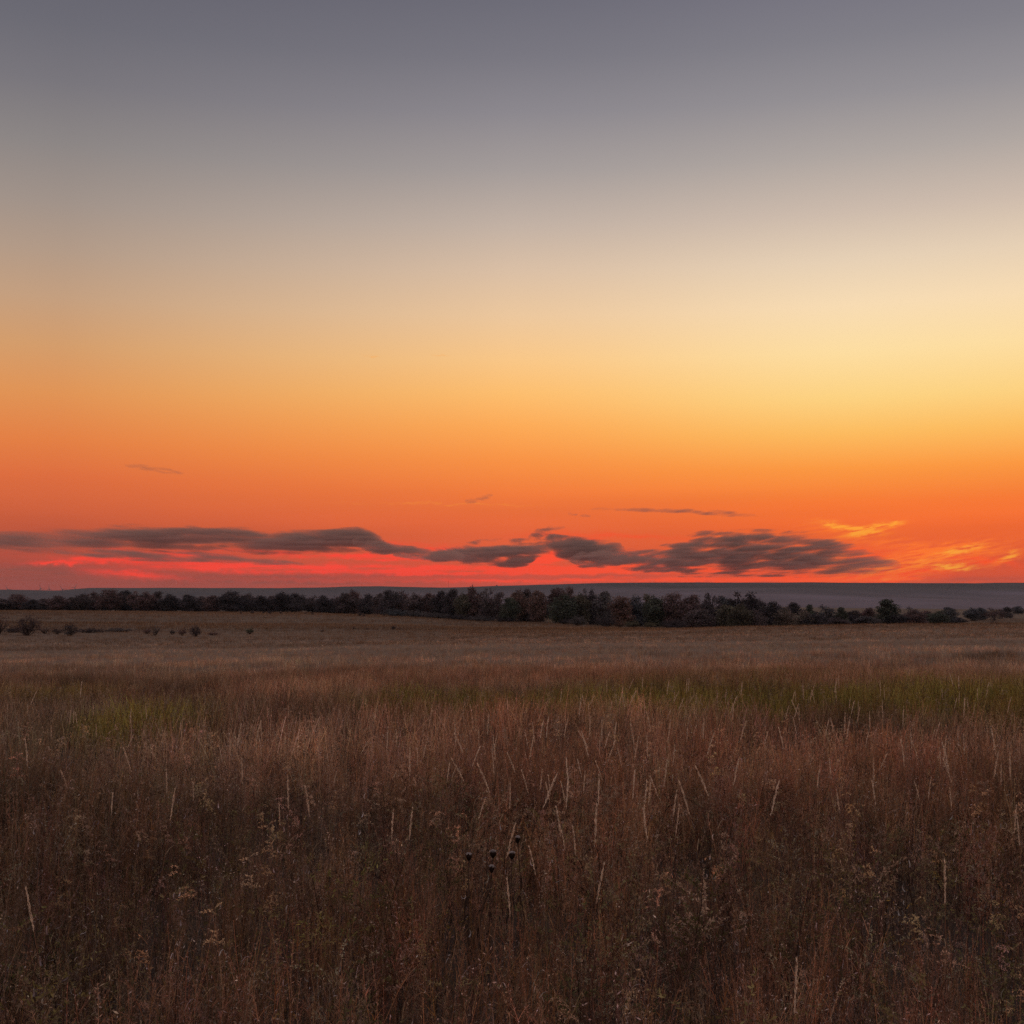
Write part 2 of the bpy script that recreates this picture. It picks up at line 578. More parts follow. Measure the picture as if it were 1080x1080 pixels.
t.put(hx.inputs[1], 200.0)
t.put(hx.inputs[2], -900.0)
hc = t.mix(t.m('MULTIPLY', hx.outputs[0], .75), hc, (.075, .082, .08))
h3 = t.noise(t.xyz(t.m('DIVIDE', spx.outputs[0], 210.0), t.m('DIVIDE', t.m('MULTIPLY_ADD', spx.outputs[0], -1.2, spx.outputs[1]), 420.0), 0.0), 1.0, 3, .6)
hc = t.mix(t.m('MULTIPLY', t.m('SUBTRACT', h3, .35, clamp=True), 1.8), hc, (.07, .06, .072))
hc = t.mix(t.m('MULTIPLY', h2, .3), hc, (.12, .095, .09))
t.put(b.inputs['Base Color'], hc)

radii = np.concatenate([[0.01], np.linspace(0.6, 30, 60), np.geomspace(30.8, 1300, 130)])
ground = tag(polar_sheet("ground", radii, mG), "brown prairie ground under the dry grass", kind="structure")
hills = tag(polar_sheet("hills", np.concatenate([np.geomspace(1300, 4400, 45), np.linspace(4420, 4700, 15), np.geomspace(4800, 8600, 18)]), mH),
            "low dusky hills along the horizon", kind="structure")


# ------------------------------------------------------------------ plant materials
def plant_material(name, transl=0.3):
    m = bpy.data.materials.new(name)
    m.use_nodes = True
    t = NT(m.node_tree)
    t.n.clear()
    o = t.new('ShaderNodeOutputMaterial')
    at_ = t.new('ShaderNodeAttribute', attribute_name="tint")
    g = t.new('ShaderNodeNewGeometry')
    n = t.noise(g.outputs['Position'], 60.0, 2, .6)
    col = t.mix(1.0, at_.outputs['Color'], t.mix(n, (.7, .7, .7), (1.3, 1.28, 1.25)), 'MULTIPLY')
    d = t.new('ShaderNodeBsdfDiffuse')
    tr = t.new('ShaderNodeBsdfTranslucent')
    t.put(d.inputs['Color'], col)
    t.put(tr.inputs['Color'], col)
    mx = t.new('ShaderNodeMixShader')
    mx.inputs[0].default_value = transl
    t.l.new(d.outputs[0], mx.inputs[1])
    t.l.new(tr.outputs[0], mx.inputs[2])
    t.l.new(mx.outputs[0], o.inputs['Surface'])
    return m


mGrass = plant_material("dry_grass", .32)
mForb = plant_material("forb_leaves", .28)
mStraw = plant_material("straw", .3)
mDarkHead = plant_material("seed_head_dark", .0)


def tree_material(name):
    """own colour of the object times a mottling of leaf clumps"""
    m = bpy.data.materials.new(name)
    m.use_nodes = True
    t = NT(m.node_tree)
    t.n.clear()
    o = t.new('ShaderNodeOutputMaterial')
    oi = t.new('ShaderNodeObjectInfo')
    at_ = t.new('ShaderNodeAttribute', attribute_name="tint")
    col = t.mix(1.0, oi.outputs['Color'], at_.outputs['Color'], 'MULTIPLY')
    d = t.new('ShaderNodeBsdfDiffuse')
    tr = t.new('ShaderNodeBsdfTranslucent')
    t.put(d.inputs['Color'], col)
    t.put(tr.inputs['Color'], col)
    mx = t.new('ShaderNodeMixShader')
    mx.inputs[0].default_value = .25
    t.l.new(d.outputs[0], mx.inputs[1])
    t.l.new(tr.outputs[0], mx.inputs[2])
    t.l.new(mx.outputs[0], o.inputs['Surface'])
    return m


mCrown = tree_material("autumn_leaves")
mBark, t, b = principled("bark")
geo = t.new('ShaderNodeTexCoord')
t.put(b.inputs['Base Color'], t.mix(t.noise(geo.outputs['Object'], 3.0, 4, .6), (.035, .027, .025), (.085, .065, .058)))


# ------------------------------------------------------------------ trees
def rdir(n):
    v = rng.normal(size=(n, 3))
    return v / np.linalg.norm(v, axis=1)[:, None]


def limb(mb, p0, p1, r0, r1, bend, k=5, n=5):
    p0, p1 = np.asarray(p0, float), np.asarray(p1, float)
    t_ = np.linspace(0, 1, n)[:, None]
    off = rng.normal(size=3) * bend
    P = p0 + (p1 - p0) * t_ + off * (np.sin(t_ * math.pi))
    mb.tube(P, np.linspace(r0, r1, n), (1, 1, 1), k)
    return P


def make_tree_meshes(name, H, Wd, shape='round', leafy=1.0, low=0.08, nlobe=16, leaf=.42):
    """unit-ish tree of height H and crown width Wd: returns trunk mesh, crown mesh"""
    tb, cb = MB(), MB()
    fork = H * rng.uniform(.2, .32)
    top = np.array([rng.normal() * .25, rng.normal() * .25, H * .8])
    P = limb(tb, (0, 0, -.3), top, H * .027, H * .008, H * .02, 7, 8)
    lobes = [(np.array([rng.normal() * Wd * .1, rng.normal() * Wd * .1, H * zz]), H * .15) for zz in (.3, .5, .7)] if leafy > .5 else []
    for i in range(nlobe):
        a = rng.uniform(0, 2 * math.pi)
        t_ = rng.uniform(low, 1)
        if shape == 'round':
            rad = math.sqrt(max(0.05, 1 - (2 * (t_ - low) / (1 - low) - .95) ** 2))
        elif shape == 'cone':
            rad = max(.15, 1.05 - t_)
        elif shape == 'flat':
            rad = .55 + .45 * math.sin(t_ * 3.0)
        else:
            rad = .8
        rr = Wd * .5 * rad * math.sqrt(rng.uniform(.25, 1)) * .85
        c = np.array([math.cos(a) * rr, math.sin(a) * rr, H * (t_ * .9 + .02)])
        sz = H * rng.uniform(.085, .16) * (1.2 if t_ < .75 else .8)
        lobes.append((c, sz))
        base_ = P[min(len(P) - 1, int(1 + t_ * (len(P) - 2) * .8))]
        Q = limb(tb, base_, c, H * .012, H * .003, H * .03, 4, 4)
        for q in range(4):
            e = c + rdir(1)[0] * sz * 1.25 + np.array([0, 0, sz * .4])
            limb(tb, Q[-2], e, H * .0035, H * .0012, H * .01, 3, 3)
    for c, sz in lobes:
        n = int(70 * leafy * (sz / (H * .1)) ** 2)
        if n < 1:
            continue
        u = rdir(n)
        r_ = sz * rng.uniform(.35, 1.2, n)[:, None]
        u2 = u * np.array([1.15, 1.15, .8])
        Pp = c + u2 * r_
        D = rdir(n) + np.array([0, 0, -.25])
        D /= np.linalg.norm(D, axis=1)[:, None]
        Sd = np.cross(D, rdir(n))
        Sd /= np.linalg.norm(Sd, axis=1)[:, None] + 1e-6
        lobe_t = rng.uniform(.62, 1.35)
        C = (lobe_t * rng.uniform(.7, 1.3, n))[:, None] * np.array([1, 1, 1])
        C = C * (1 + rng.normal(0, .07, (n, 3)))
        Ln = leaf * rng.uniform(.6, 1.5, n) * H / 9
        cb.leaves(Pp, D, Sd, Ln, Ln * .62, C)
    return tb.mesh(name + "_trunk"), cb.mesh(name + "_crown")


PROTO = {}
for key, args in {
    'r1': (9, 6.4, 'round', 1.0), 'r2': (9, 7.0, 'round', 1.1), 'r3': (9, 5.6, 'round', .95), 'r4': (9, 8.0, 'round', .9),
    'f1': (9, 8.2, 'flat', 1.0), 'f2': (9, 7.0, 'flat', .85), 'c1': (9, 6.0, 'cone', 1.2), 'o1': (9, 5.0, 'col', 1.1),
    'b1': (9, 6.5, 'round', .38), 'b2': (9, 7.5, 'flat', .3), 'r5': (9, 6.0, 'round', 1.15), 'r6': (9, 7.4, 'round', 1.0),
}.items():
    nl = 34 if args[1] > 6.2 else 28
    PROTO[key] = make_tree_meshes("tree_" + key, *args, nlobe=nl)
PROTO_W = {'r1': 6.4, 'r2': 7, 'r3': 5.6, 'r4': 8, 'f1': 8.2, 'f2': 7, 'c1': 6, 'o1': 5, 'b1': 6.5, 'b2': 7.5, 'r5': 6, 'r6': 7.4}

TREE_COL = {'brown': (.115, .083, .078), 'dark': (.07, .058, .06), 'red': (.14, .082, .073), 'rust': (.165, .092, .065), 'olive': (.12, .105, .065),
            'green': (.078, .088, .058), 'grey': (.12, .105, .10), 'blue': (.088, .092, .096), 'tan': (.165, .125, .09)}
WORDS = {'brown': 'dull brown', 'dark': 'near-black', 'red': 'dusky reddish', 'rust': 'rust-orange', 'olive': 'olive-yellow', 'green': 'dark green',
         'grey': 'grey half-bare', 'blue': 'blue-grey', 'tan': 'tan'}
SEEN = {}


def tree(px, ytop, wpx, d, kind, proto, label, name="tree", group="trees of the long tree row", sink=0.0):
    x, y = ground_xy(px, d)
    z = float(gz(x, y))
    ztop = at(px, ytop, d)[2]
    H = max(1.0, (ztop - z)) / .98
    root = empty(name, (x, y, z - sink), rng.uniform(0, 6.28))
    tag(root, label, "tree", group)
    sx = (wpx * d / F) / PROTO_W[proto] * 1.12
    tm, cm = PROTO[proto]
    tr = link("trunk", tm, mBark, root)
    cr = link("crown", cm, mCrown, root)
    c = np.array(TREE_COL[kind])
    c = (c * .72 + c.mean() * np.array([1.08, .95, .97]) * .28) * rng.uniform(1.1, 1.55)
    cr.color = (c[0], c[1], c[2], 1)
    root.scale = (sx, sx, H / 9.0)
    return root


def dist_of(px):
    return float(np.interp(px, [0, 300, 400, 408, 480, 540, 650, 700, 800, 900, 1000, 1060, 1090], [600, 550, 530, 430, 400, 380, 350, 335, 330, 365, 440, 540, 600]))


# x, top row, width, colour, proto, extra distance, label
TREES = [
    (-22, 629, 26, 'dark', 'r2', 0, None), (4, 632, 20, 'brown', 'r1', 0, "dull brown tree at the left end of the tree row"),
    (20, 626.5, 20, 'red', 'r4', 10, "dusky reddish tree with raised crown near the left end of the row"),
    (35, 633.5, 13, 'dark', 'r3', 0, "lowest dark tree in the dip of the row at the left"),
    (46, 632.5, 14, 'brown', 'r5', 12, "small brown tree just right of the dip in the left tree row"),
    (62, 629, 19, 'red', 'r6', 0, "reddish brown tree above and between the two round left shrubs"),
    (76, 630.5, 12, 'dark', 'r3', 10, "narrow dark tree above the smaller round left shrub"),
    (87, 627.5, 17, 'brown', 'r1', 0, "brown tree where the left tree row begins to rise"),
    (99, 625, 17, 'red', 'r2', 14, "reddish brown tree rising left of the tallest left crowns"),
    (117, 622.3, 22, 'red', 'r4', 0, "tallest broad reddish tree of the left part of the row"),
    (133, 624, 18, 'dark', 'r5', 12, "near-black tree just right of the tallest left tree"),
    (149, 623.5, 22, 'red', 'f1', 0, "broad flat-topped reddish tree right of the tallest left tree"),
    (167, 625, 15, 'brown', 'r3', 10, "brown tree above the bare twiggy shrub in the meadow"),
    (181, 628.5, 16, 'dark', 'r1', 0, "dark tree in the row above the small purple shrubs"),
    (199, 628, 17, 'dark', 'r6', 0, "dark round tree above the tallest dark meadow shrub"),
    (213, 629.5, 14, 'brown', 'r3', 12, "low brown tree right of the tallest dark meadow shrub"),
    (226, 628.5, 15, 'red', 'r5', 0, "reddish tree in the row left of the high dark clump"),
    (246, 624.5, 24, 'dark', 'r2', 0, "high dark broad tree standing over three specks of shrub"),
    (262, 627.5, 15, 'brown', 'r1', 12, "brown tree on the right shoulder of the high dark clump"),
    (275, 629, 15, 'dark', 'r3', 0, "low dark tree at the notch right of the high dark clump"),
    (287, 629, 15, 'brown', 'r5', 10, "brown tree between the notch and the paired round crowns"),
    (299, 625, 17, 'dark', 'r1', 0, "left tree of the paired round dark crowns"),
    (313, 626, 17, 'dark', 'r4', 0, "right tree of the paired round dark crowns"),
    (331, 629, 17, 'brown', 'b1', 10, "half-bare brown tree right of the paired round crowns"),
    (342, 628.5, 14, 'dark', 'r3', 0, "dark tree left of the low gap in the row"),
    (351, 632, 12, 'dark', 'r5', 12, "short dark tree in the low gap of the row"),
    (364, 625.5, 19, 'brown', 'r6', 0, "brown tree on the left flank of the domed double crown"),
    (373, 623.7, 15, 'red', 'r1', 8, "reddish top of the domed double crown left of centre"),
    (389, 627, 16, 'dark', 'r2', 0, "dark tree right of the domed double crown"),
    (402, 627, 13, 'brown', 'r3', 0, "brown tree where the row steps nearer"),
    (412, 622.5, 20, 'dark', 'r4', 0, "dark broad tree at the near step of the row"),
    (423, 622.5, 16, 'red', 'b1', 8, "half-bare reddish tree at the near step of the row"),
    (438, 627, 16, 'brown', 'r1', 0, "brown tree behind the long low hedge"),
    (452, 627, 16, 'red', 'r5', 6, "reddish tree behind the right end of the long low hedge"),
    (465, 626, 15, 'dark', 'r3', 0, "slim dark tree right of the hedge"),
    (478, 623.7, 20, 'dark', 'r6', 0, "dark domed tree left of the tall red-topped tree"),
    (488, 627, 13, 'olive', 'r1', -6, "dull olive tree at the foot of the tall red-topped tree"),
    (498, 620, 16, 'red', 'r2', 0, "tall red-topped tree nearest the silo on the hill"),
    (514, 622.5, 19, 'brown', 'b2', 0, "bare-branched brown tree under the silo on the hill"),
    (527, 627, 15, 'brown', 'r3', 6, "brown tree between the bare-branched tree and the green bush"),
    (538, 632.5, 17, 'green', 'r4', -14, "rounded dark green tree standing forward near the centre"),
    (545, 626, 17, 'rust', 'r1', 4, "rust-topped tree behind the rounded green central tree"),
    (556, 625, 15, 'brown', 'r5', 10, "brown tree between two rust-topped central trees"),
    (567, 625.5, 18, 'rust', 'r6', 2, "broad rust-topped tree right of centre"),
    (586, 622.5, 12, 'red', 'o1', 6, "narrow reddish tree, left of the twin tall crowns"),
    (599, 620.8, 16, 'red', 'r4', 8, "tallest reddish tree of the twin tall crowns"),
    (594, 630, 24, 'green', 'r2', -14, "wide green tree in front of the twin tall crowns"),
    (613, 629.5, 16, 'olive', 'r1', -8, "olive tree standing forward of the dark knobbed tree"),
    (622, 623.5, 16, 'dark', 'f1', 6, "dark knobbed tree with round head left of the orange tree"),
    (637, 627.5, 18, 'grey', 'r5', 0, "grey-green tree just left of the orange tree"),
    (655, 631, 18, 'rust', 'o1', -10, "rust-orange columnar tree, the brightest of the row"),
    (671, 631.5, 18, 'blue', 'r2', 0, "blue-grey domed tree just right of the orange tree"),
    (682, 630, 13, 'olive', 'r3', 8, "olive-topped tree behind the blue-grey domed tree"),
    (690, 631.5, 18, 'green', 'r1', -4, "dark green tree left of the broad red pair"),
    (709, 626.8, 23, 'red', 'r4', 0, "left tree of the broad red pair right of the orange tree"),
    (730, 629.2, 23, 'red', 'r6', 4, "right tree of the broad red pair right of the orange tree"),
    (750, 628, 18, 'dark', 'f2', 0, "dark tree with ragged top left of the great airy crown"),
    (761, 632.5, 14, 'blue', 'r3', 6, "blue-grey tree wedged left of the great airy crown"),
    (783, 627, 30, 'dark', 'f1', 8, "great airy dark crown, highest of the right part of the row"),
    (765, 641, 18, 'olive', 'r5', -14, "olive tree below and left of the great airy crown"),
    (779, 641, 20, 'olive', 'r1', -18, "yellowish olive tree below the great airy crown"),
    (794, 645, 18, 'brown', 'r2', -16, "brown tree below the right side of the great airy crown"),
    (737, 644, 26, 'brown', 'r4', -14, "low brown tree in front of the ragged-topped tree"),
    (803, 637, 16, 'dark', 'r3', 0, "dark tree filling the gap right of the great airy crown"),
    (815, 637, 24, 'dark', 'r6', -4, "near-black round tree in the right half of the row"),
    (826, 643, 16, 'tan', 'r1', -12, "tan tree at the right foot of the near-black round tree"),
    (837, 637.5, 17, 'dark', 'r5', 10, "dark dome behind the tan trees at right"),
    (846, 645, 18, 'tan', 'r2', -8, "tan tree right below the dark dome"),
    (853, 640.5, 11, 'green', 'c1', 6, "little pointed green tree among tan trees"),
    (868, 639, 21, 'blue', 'b1', 8, "hazy blue-grey half-bare tree among the tan trees"),
    (859, 650, 24, 'dark', 'r4', -14, "low dark tree in front of the hazy blue-grey tree"),
    (886, 641.5, 12, 'green', 'c1', 0, "pointed green tree halfway between tan trees and the tall evergreen"),
    (880, 652, 20, 'brown', 'r1', -12, "low brown tree left of the pointed green tree's foot"),
    (899, 645, 18, 'dark', 'r6', 0, "dark low dome left of the tall dark evergreen"),
    (915, 642.5, 15, 'red', 'r3', 6, "reddish low tree touching the left of the tall evergreen"),
    (912, 651, 22, 'grey', 'r5', -14, "grey bushy tree at the left foot of the tall evergreen"),
    (934, 633.5, 23, 'green', 'c1', -4, "tall dark evergreen tree standing out at the right"),
    (944, 648, 20, 'dark', 'r1', -14, "dark low tree at the right foot of the tall evergreen"),
    (958, 640.5, 16, 'grey', 'b1', 10, "grey half-bare tree right of the tall evergreen"),
    (964, 645, 18, 'red', 'r2', -4, "reddish low tree right of the grey half-bare tree"),
    (974, 644.5, 18, 'red', 'r4', 6, "reddish domed tree left of the blue-grey round tree"),
    (986, 645, 22, 'green', 'f1', -10, "wide low green tree left of the blue-grey round tree"),
    (999, 640.5, 16, 'blue', 'r6', 4, "blue-grey round tree near the right end of the row"),
    (1024, 641.5, 13, 'blue', 'r1', 40, "left tree of the small blue-green pair at the far right"),
    (1032, 641, 12, 'blue', 'r5', 50, "right tree of the small blue-green pair at the far right"),
    (1047, 641, 17, 'red', 'b2', 0, "open-branched reddish tree at the far right"),
    (1060, 640.5, 11, 'grey', 'r3', 60, "small grey tree behind the open-branched tree at far right"),
    (1072, 638.5, 10, 'blue', 'r4', 220, "lone tiny far-off tree at the right edge"),
]
for (px, yt, w, k, pr, dd, lb) in TREES:
    if lb is None:
        lb = "dark tree cut by the left edge of the view"
    d = dist_of(px) + dd
    tree(px, yt - float(np.interp(px, [0, 400, 560, 800, 900, 1080], [.9, 1.0, 3.2, 3.0, 1.2, .3])) + rng.uniform(-.8, .8), w * 1.18, d, k, pr, lb)

# a thicket of lower trunks and brush closes the row from behind, seen only as dark gaps between crowns
BACK = []
for px in np.arange(-14, 1010, 14.0):
    px = float(px + rng.uniform(-5, 5))
    top = float(np.interp(px, [0, 100, 300, 400, 410, 540, 650, 700, 800, 850, 900, 1010], [633, 631.5, 632, 633, 632, 633, 636, 637, 640, 643, 647, 650]))
    BACK.append((px, top + rng.uniform(-1.2, 2.6)))
for px, yt in BACK:
    tree(px, yt, 24, dist_of(px) + 22, 'dark', random.choice(['r2', 'r4', 'r6', 'f1']),
         "low dark tree half hidden at the back of the tree row", name="understory_tree", group="low trees filling the back of the row")


# ------------------------------------------------------------------ shrubs
def make_shrub_meshes(name, H, Wd, leafy, n_stem=14, leaf=.12, spread=1.0):
    tb, cb = MB(), MB()
    for i in range(n_stem):
        a = rng.uniform(0, 6.283)
        rr = Wd * .5 * math.sqrt(rng.uniform(.03, 1)) * spread
        hz_ = H * rng.uniform(.55, 1) * math.sqrt(max(.25, 1 - (rr / (Wd * .55)) ** 2))
        e = np.array([math.cos(a) * rr, math.sin(a) * rr, hz_])
        P = limb(tb, (math.cos(a) * Wd * .03, math.sin(a) * Wd * .03, -.05), e, H * .016, H * .004, H * .06, 4, 5)
        for q in range(5):
            j = rng.integers(2, 5)
            e2 = P[j] + rdir(1)[0] * H * .16 + np.array([0, 0, H * .08])
            limb(tb, P[j - 1], e2, H * .005, H * .0018, H * .02, 3, 3)
            n = int(13 * leafy)
            if n:
                Pp = e2 + rdir(n) * rng.uniform(.02, .13, n)[:, None] * H
                D, Sd = rdir(n), rdir(n)
                C = np.ones((n, 3)) * rng.uniform(.65, 1.3) * rng.uniform(.75, 1.25, (n, 1))
                Ln = leaf * H / 2 * rng.uniform(.6, 1.4, n)
                cb.leaves(Pp, D, Sd, Ln, Ln * .6, C)
    return tb.mesh(name + "_stems"), cb.mesh(name + "_foliage")


SH = {'round': (make_shrub_meshes("round_shrub", 2, 2.3, 1.5, 22), 2.3), 'twig': (make_shrub_meshes("twig_shrub", 2, 2.0, .25, 20), 2.0),
      'low': (make_shrub_meshes("low_shrub", 2, 5.0, 1.6, 34, .16), 5.0), 'mid': (make_shrub_meshes("mid_shrub", 2, 2.8, 1.3, 20), 2.8)}


def shrub(px, ytop, ybase, wpx, d, kind, proto, label, name="shrub", group="shrubs scattered in the meadow", cat="shrub"):
    x, y = ground_xy(px, d)
    z = float(gz(x, y))
    H = (ybase - ytop) * d / F
    root = empty(name, (x, y, z - .03), rng.uniform(0, 6.28))
    tag(root, label, cat, group)
    (sm, fmn), w0 = SH[proto]
    link("stems", sm, mBark, root)
    f = link("foliage", fmn, mCrown, root)
    c = np.array(TREE_COL[kind]) * rng.uniform(1.0, 1.3)
    f.color = (c[0], c[1], c[2], 1)
    sx = wpx * d / F / w0 * 1.2
    root.scale = (sx, sx, H / 2.0)
    return root


SHRUBS = [
    (30, 649, 670, 23, 132, 'brown', 'round', "largest round brown shrub on a short dark stem at left"),
    (1, 648, 669, 22, 135, 'red', 'twig', "twiggy reddish shrub cut by the left edge"),
    (76, 656, 670, 13, 132, 'dark', 'round', "smaller round dark shrub on a thin stem at left"),
    (17, 664, 670, 18, 140, 'dark', 'low', "low dark brush left of the largest round shrub"),
    (50, 661, 670, 15, 138, 'red', 'twig', "faint twiggy shrub between the two round left shrubs"),
    (62, 662, 670, 12, 137, 'brown', 'mid', "low brown shrub touching the left of the smaller round shrub"),
    (100, 665, 670, 28, 142, 'dark', 'low', "low dark brush right of the smaller round shrub"),
    (128, 665.5, 670, 26, 146, 'grey', 'low', "low greyish brush in the shallow draw at left"),
    (165, 657, 670, 12, 134, 'grey', 'twig', "bare twiggy grey shrub standing in the meadow"),
    (157, 663, 670, 9, 140, 'red', 'mid', "small purple-brown shrub left of the bare twiggy shrub"),
    (183, 663, 669, 8, 138, 'grey', 'mid', "small grey-purple shrub, left of the leaning one"),
    (194, 660.5, 669, 9, 134, 'red', 'mid', "leaning purple-brown shrub left of the tallest dark meadow shrub"),
    (208, 657, 669, 10, 132, 'dark', 'round', "tallest dark upright shrub in the middle of the meadow"),
    (227, 666, 669.5, 11, 136, 'red', 'low', "flat reddish shrub right of the tallest dark meadow shrub"),
    (265, 661, 669, 9, 140, 'green', 'mid', "green shrub alone in the meadow left of centre"),
    (255, 647.5, 650, 2.2, 380, 'dark', 'round', "tiny dark speck of shrub, first of the row under the trees"),
    (267, 645.8, 650, 3.6, 390, 'dark', 'round', "small dark shrub close under the high dark tree clump"),
    (279, 647.5, 650.5, 2.6, 370, 'dark', 'round', "dark speck of shrub left of the doubled shrub"),
    (285.5, 646.8, 651.5, 5.4, 355, 'dark', 'mid', "doubled dark shrub under the paired round trees"),
    (297, 646.8, 650, 3.4, 380, 'brown', 'mid', "faint brown shrub right of the doubled shrub"),
    (323, 646.8, 649, 2.6, 390, 'brown', 'round', "faint speck of shrub under the half-bare brown tree"),
    (330, 648.6, 651, 2.6, 350, 'dark', 'round', "dark speck of shrub right of the faint one"),
    (380, 646.8, 651.5, 4.2, 350, 'dark', 'round', "upright dark shrub standing clear left of the hedge"),
    (384, 649.2, 652.6, 3.8, 335, 'dark', 'mid', "lower dark shrub touching the upright one left of the hedge"),
    (341, 665, 668, 4, 150, 'dark', 'mid', "small dark tussock shrub in the mid meadow"),
    (374, 663.5, 666.5, 4.5, 165, 'dark', 'mid', "small dark bush low in the meadow left of centre"),
    (415, 662, 666.5, 5, 165, 'dark', 'round', "upright small bush in the meadow below the hedge"),
    (421, 664, 666.6, 5, 165, 'brown', 'mid', "flat small bush beside the upright one below the hedge"),
    (388, 665, 667, 5, 165, 'brown', 'low', "flat brown bush in the meadow left of centre"),
]
for s in SHRUBS:
    shrub(*s)
HEDGE = [
    (419, 645.5, 654, 28, 395, 'blue', 'low', "left half of the long low blue-grey hedge before the trees"),
    (437, 646.5, 654, 24, 395, 'grey', 'low', "right half of the long low blue-grey hedge before the trees"),
    (461, 648.5, 655, 26, 385, 'grey', 'low', "pale low thicket right of the long hedge"),
    (485, 649, 655.5, 26, 378, 'dark', 'low', "dark low thicket below the red-topped tree"),
    (508, 649.5, 656, 26, 372, 'grey', 'low', "low purple-grey thicket below the bare-branched tree"),
    (532, 650, 656.5, 24, 366, 'dark', 'low', "dark low thicket below the rounded green tree"),
    (609, 652.5, 663.5, 15, 300, 'grey', 'round', "pale grey round bush before the wide green tree"),
    (596, 650, 657.5, 12, 330, 'dark', 'mid', "dark bush between the pale grey bush and the trunks"),
    (639, 650, 663.8, 25, 292, 'dark', 'mid', "dark domed bush before the trees, left of the orange tree's foot"),
    (653, 653, 663, 15, 300, 'rust', 'mid', "rusty bush at the foot of the orange tree"),
    (667, 654, 663.5, 17, 295, 'olive', 'mid', "olive-rust bush right of the rusty bush"),
    (684, 656, 663.5, 14, 300, 'olive', 'mid', "small olive bush at the gap in the brush"),
    (712, 653, 664, 28, 280, 'dark', 'low', "dark low brush right of the gap below the red pair"),
    (1012, 650, 657, 10, 330, 'dark', 'mid', "small dark round bush alone near the right end"),
    (1030, 652, 657.5, 24, 330, 'dark', 'low', "dark low brush under the small blue-green pair"),
    (1050, 648, 657, 20, 330, 'dark', 'mid', "dark bush at the foot of the open-branched tree"),
    (1066, 652, 656, 12, 340, 'red', 'low', "low reddish brush at the right end of the row"),
]
for s in HEDGE:
    shrub(*s, name="bush", group="bushes along the foot of the tree row", cat="bush")

# ------------------------------------------------------------------ far structures on the hills
mFar, t, b = principled("weathered_steel")
tcn = t.new('ShaderNodeTexCoord')
t.put(b.inputs['Base Color'], t.mix(t.noise(tcn.outputs['Object'], .6, 3, .6), (.05, .045, .045), (.09, .08, .08)))
mWhite, t, b = principled("white_steel")
tcn = t.new('ShaderNodeTexCoord')
t.put(b.inputs['Base Color'], t.mix(t.noise(tcn.outputs['Object'], .2, 3, .6), (.16, .15, .15), (.24, .23, .23)))


def lathe(mb, prof, k=14, c=(1, 1, 1)):
    P = np.array([(0, 0, z) for r, z in prof], float)
    t_ = np.linspace(0, 2 * math.pi, k, endpoint=False)
    r = np.array([r for r, z in prof])
    v = P[:, None] + r[:, None, None] * np.stack([np.cos(t_), np.sin(t_), 0 * t_], -1)[None]
    q = [[i * k + j, i * k + (j + 1) % k, (i + 1) * k + (j + 1) % k, (i + 1) * k + j] for i in range(len(prof) - 1) for j in range(k)]
    mb.add(v.reshape(-1, 3), q, c)


sx_, sy_ = ground_xy(524, 4300)
silo = empty("silo", (sx_, sy_, float(gz(sx_, sy_)) - 1))
tag(silo, "small dark silo standing alone on the distant hill crest", "silo")
zt = at(524, 617, 4300)[2] - silo.location.z
m_ = MB(); lathe(m_, [(2.3, 0), (2.3, zt - 2.4)]); link("silo_wall", m_.mesh("silo_wall"), mFar, silo)
m_ = MB(); lathe(m_, [(2.5, zt - 2.4), (2.2, zt - 1.2), (1.2, zt - .3), (.05, zt)]); link("roof", m_.mesh("silo_roof"), mFar, silo)

sx_, sy_ = ground_xy(473, 4200)
mast = empty("radio_mast", (sx_, sy_, float(gz(sx_, sy_)) - 1))
tag(mast, "hair-thin radio mast on the hill left of the silo", "mast")
zt = at(473, 612, 4200)[2] - mast.location.z
m_ = MB()
for a in (0, 2.09, 4.19):
    m_.tube([(math.cos(a) * .45, math.sin(a) * .45, 0), (math.cos(a) * .3, math.sin(a) * .3, zt)], .09, (1, 1, 1), 4)
for z_ in np.arange(1, zt, 1.2):
    m_.tube([(.45, 0, z_), (-.2, .36, z_ + .6), (-.2, -.36, z_ + 1.2)], .04, (1, 1, 1), 3)
link("lattice", m_.mesh("mast_lattice"), mFar, mast)
m_ = MB(); m_.tube([(0, 0, zt), (0, 0, zt + 3)], .06, (1, 1, 1), 4); link("antenna", m_.mesh("mast_antenna"), mFar, mast)

TURB = [(8, 621.3), (43, 620.6), (52, 621.0), (66, 621.4), (79, 619.8)]
# tower, nacelle and three blades share meshes between turbines
tm_ = MB(); lathe(tm_, [(2.3, 0), (1.9, 40), (1.3, 78)], 12); turb_tower = tm_.mesh("turbine_tower")
tm_ = MB(); lathe(tm_, [(.05, -3.5), (1.5, -3.2), (1.8, 0), (1.7, 5), (.05, 5.6)], 10); turb_nac = tm_.mesh("turbine_nacelle")
tm_ = MB()
bl = np.linspace(0, 1, 7)
V = []
for s_ in bl:
    ch = (1.2 if s_ < .05 else 3.1 * (1 - s_ * .82)) * .5
    tk = .45 * (1 - s_ * .8)
    V += [(-ch, -tk, 1.2 + 25 * s_), (ch * .7, -tk, 1.2 + 25 * s_), (ch, tk * .4, 1.2 + 25 * s_), (-ch, tk, 1.2 + 25 * s_)]
q = [[i * 4 + j, i * 4 + (j + 1) % 4, (i + 1) * 4 + (j + 1) % 4, (i + 1) * 4 + j] for i in range(6) for j in range(4)]
tm_.add(V, q, (1, 1, 1)); turb_blade = tm_.mesh("turbine_blade")
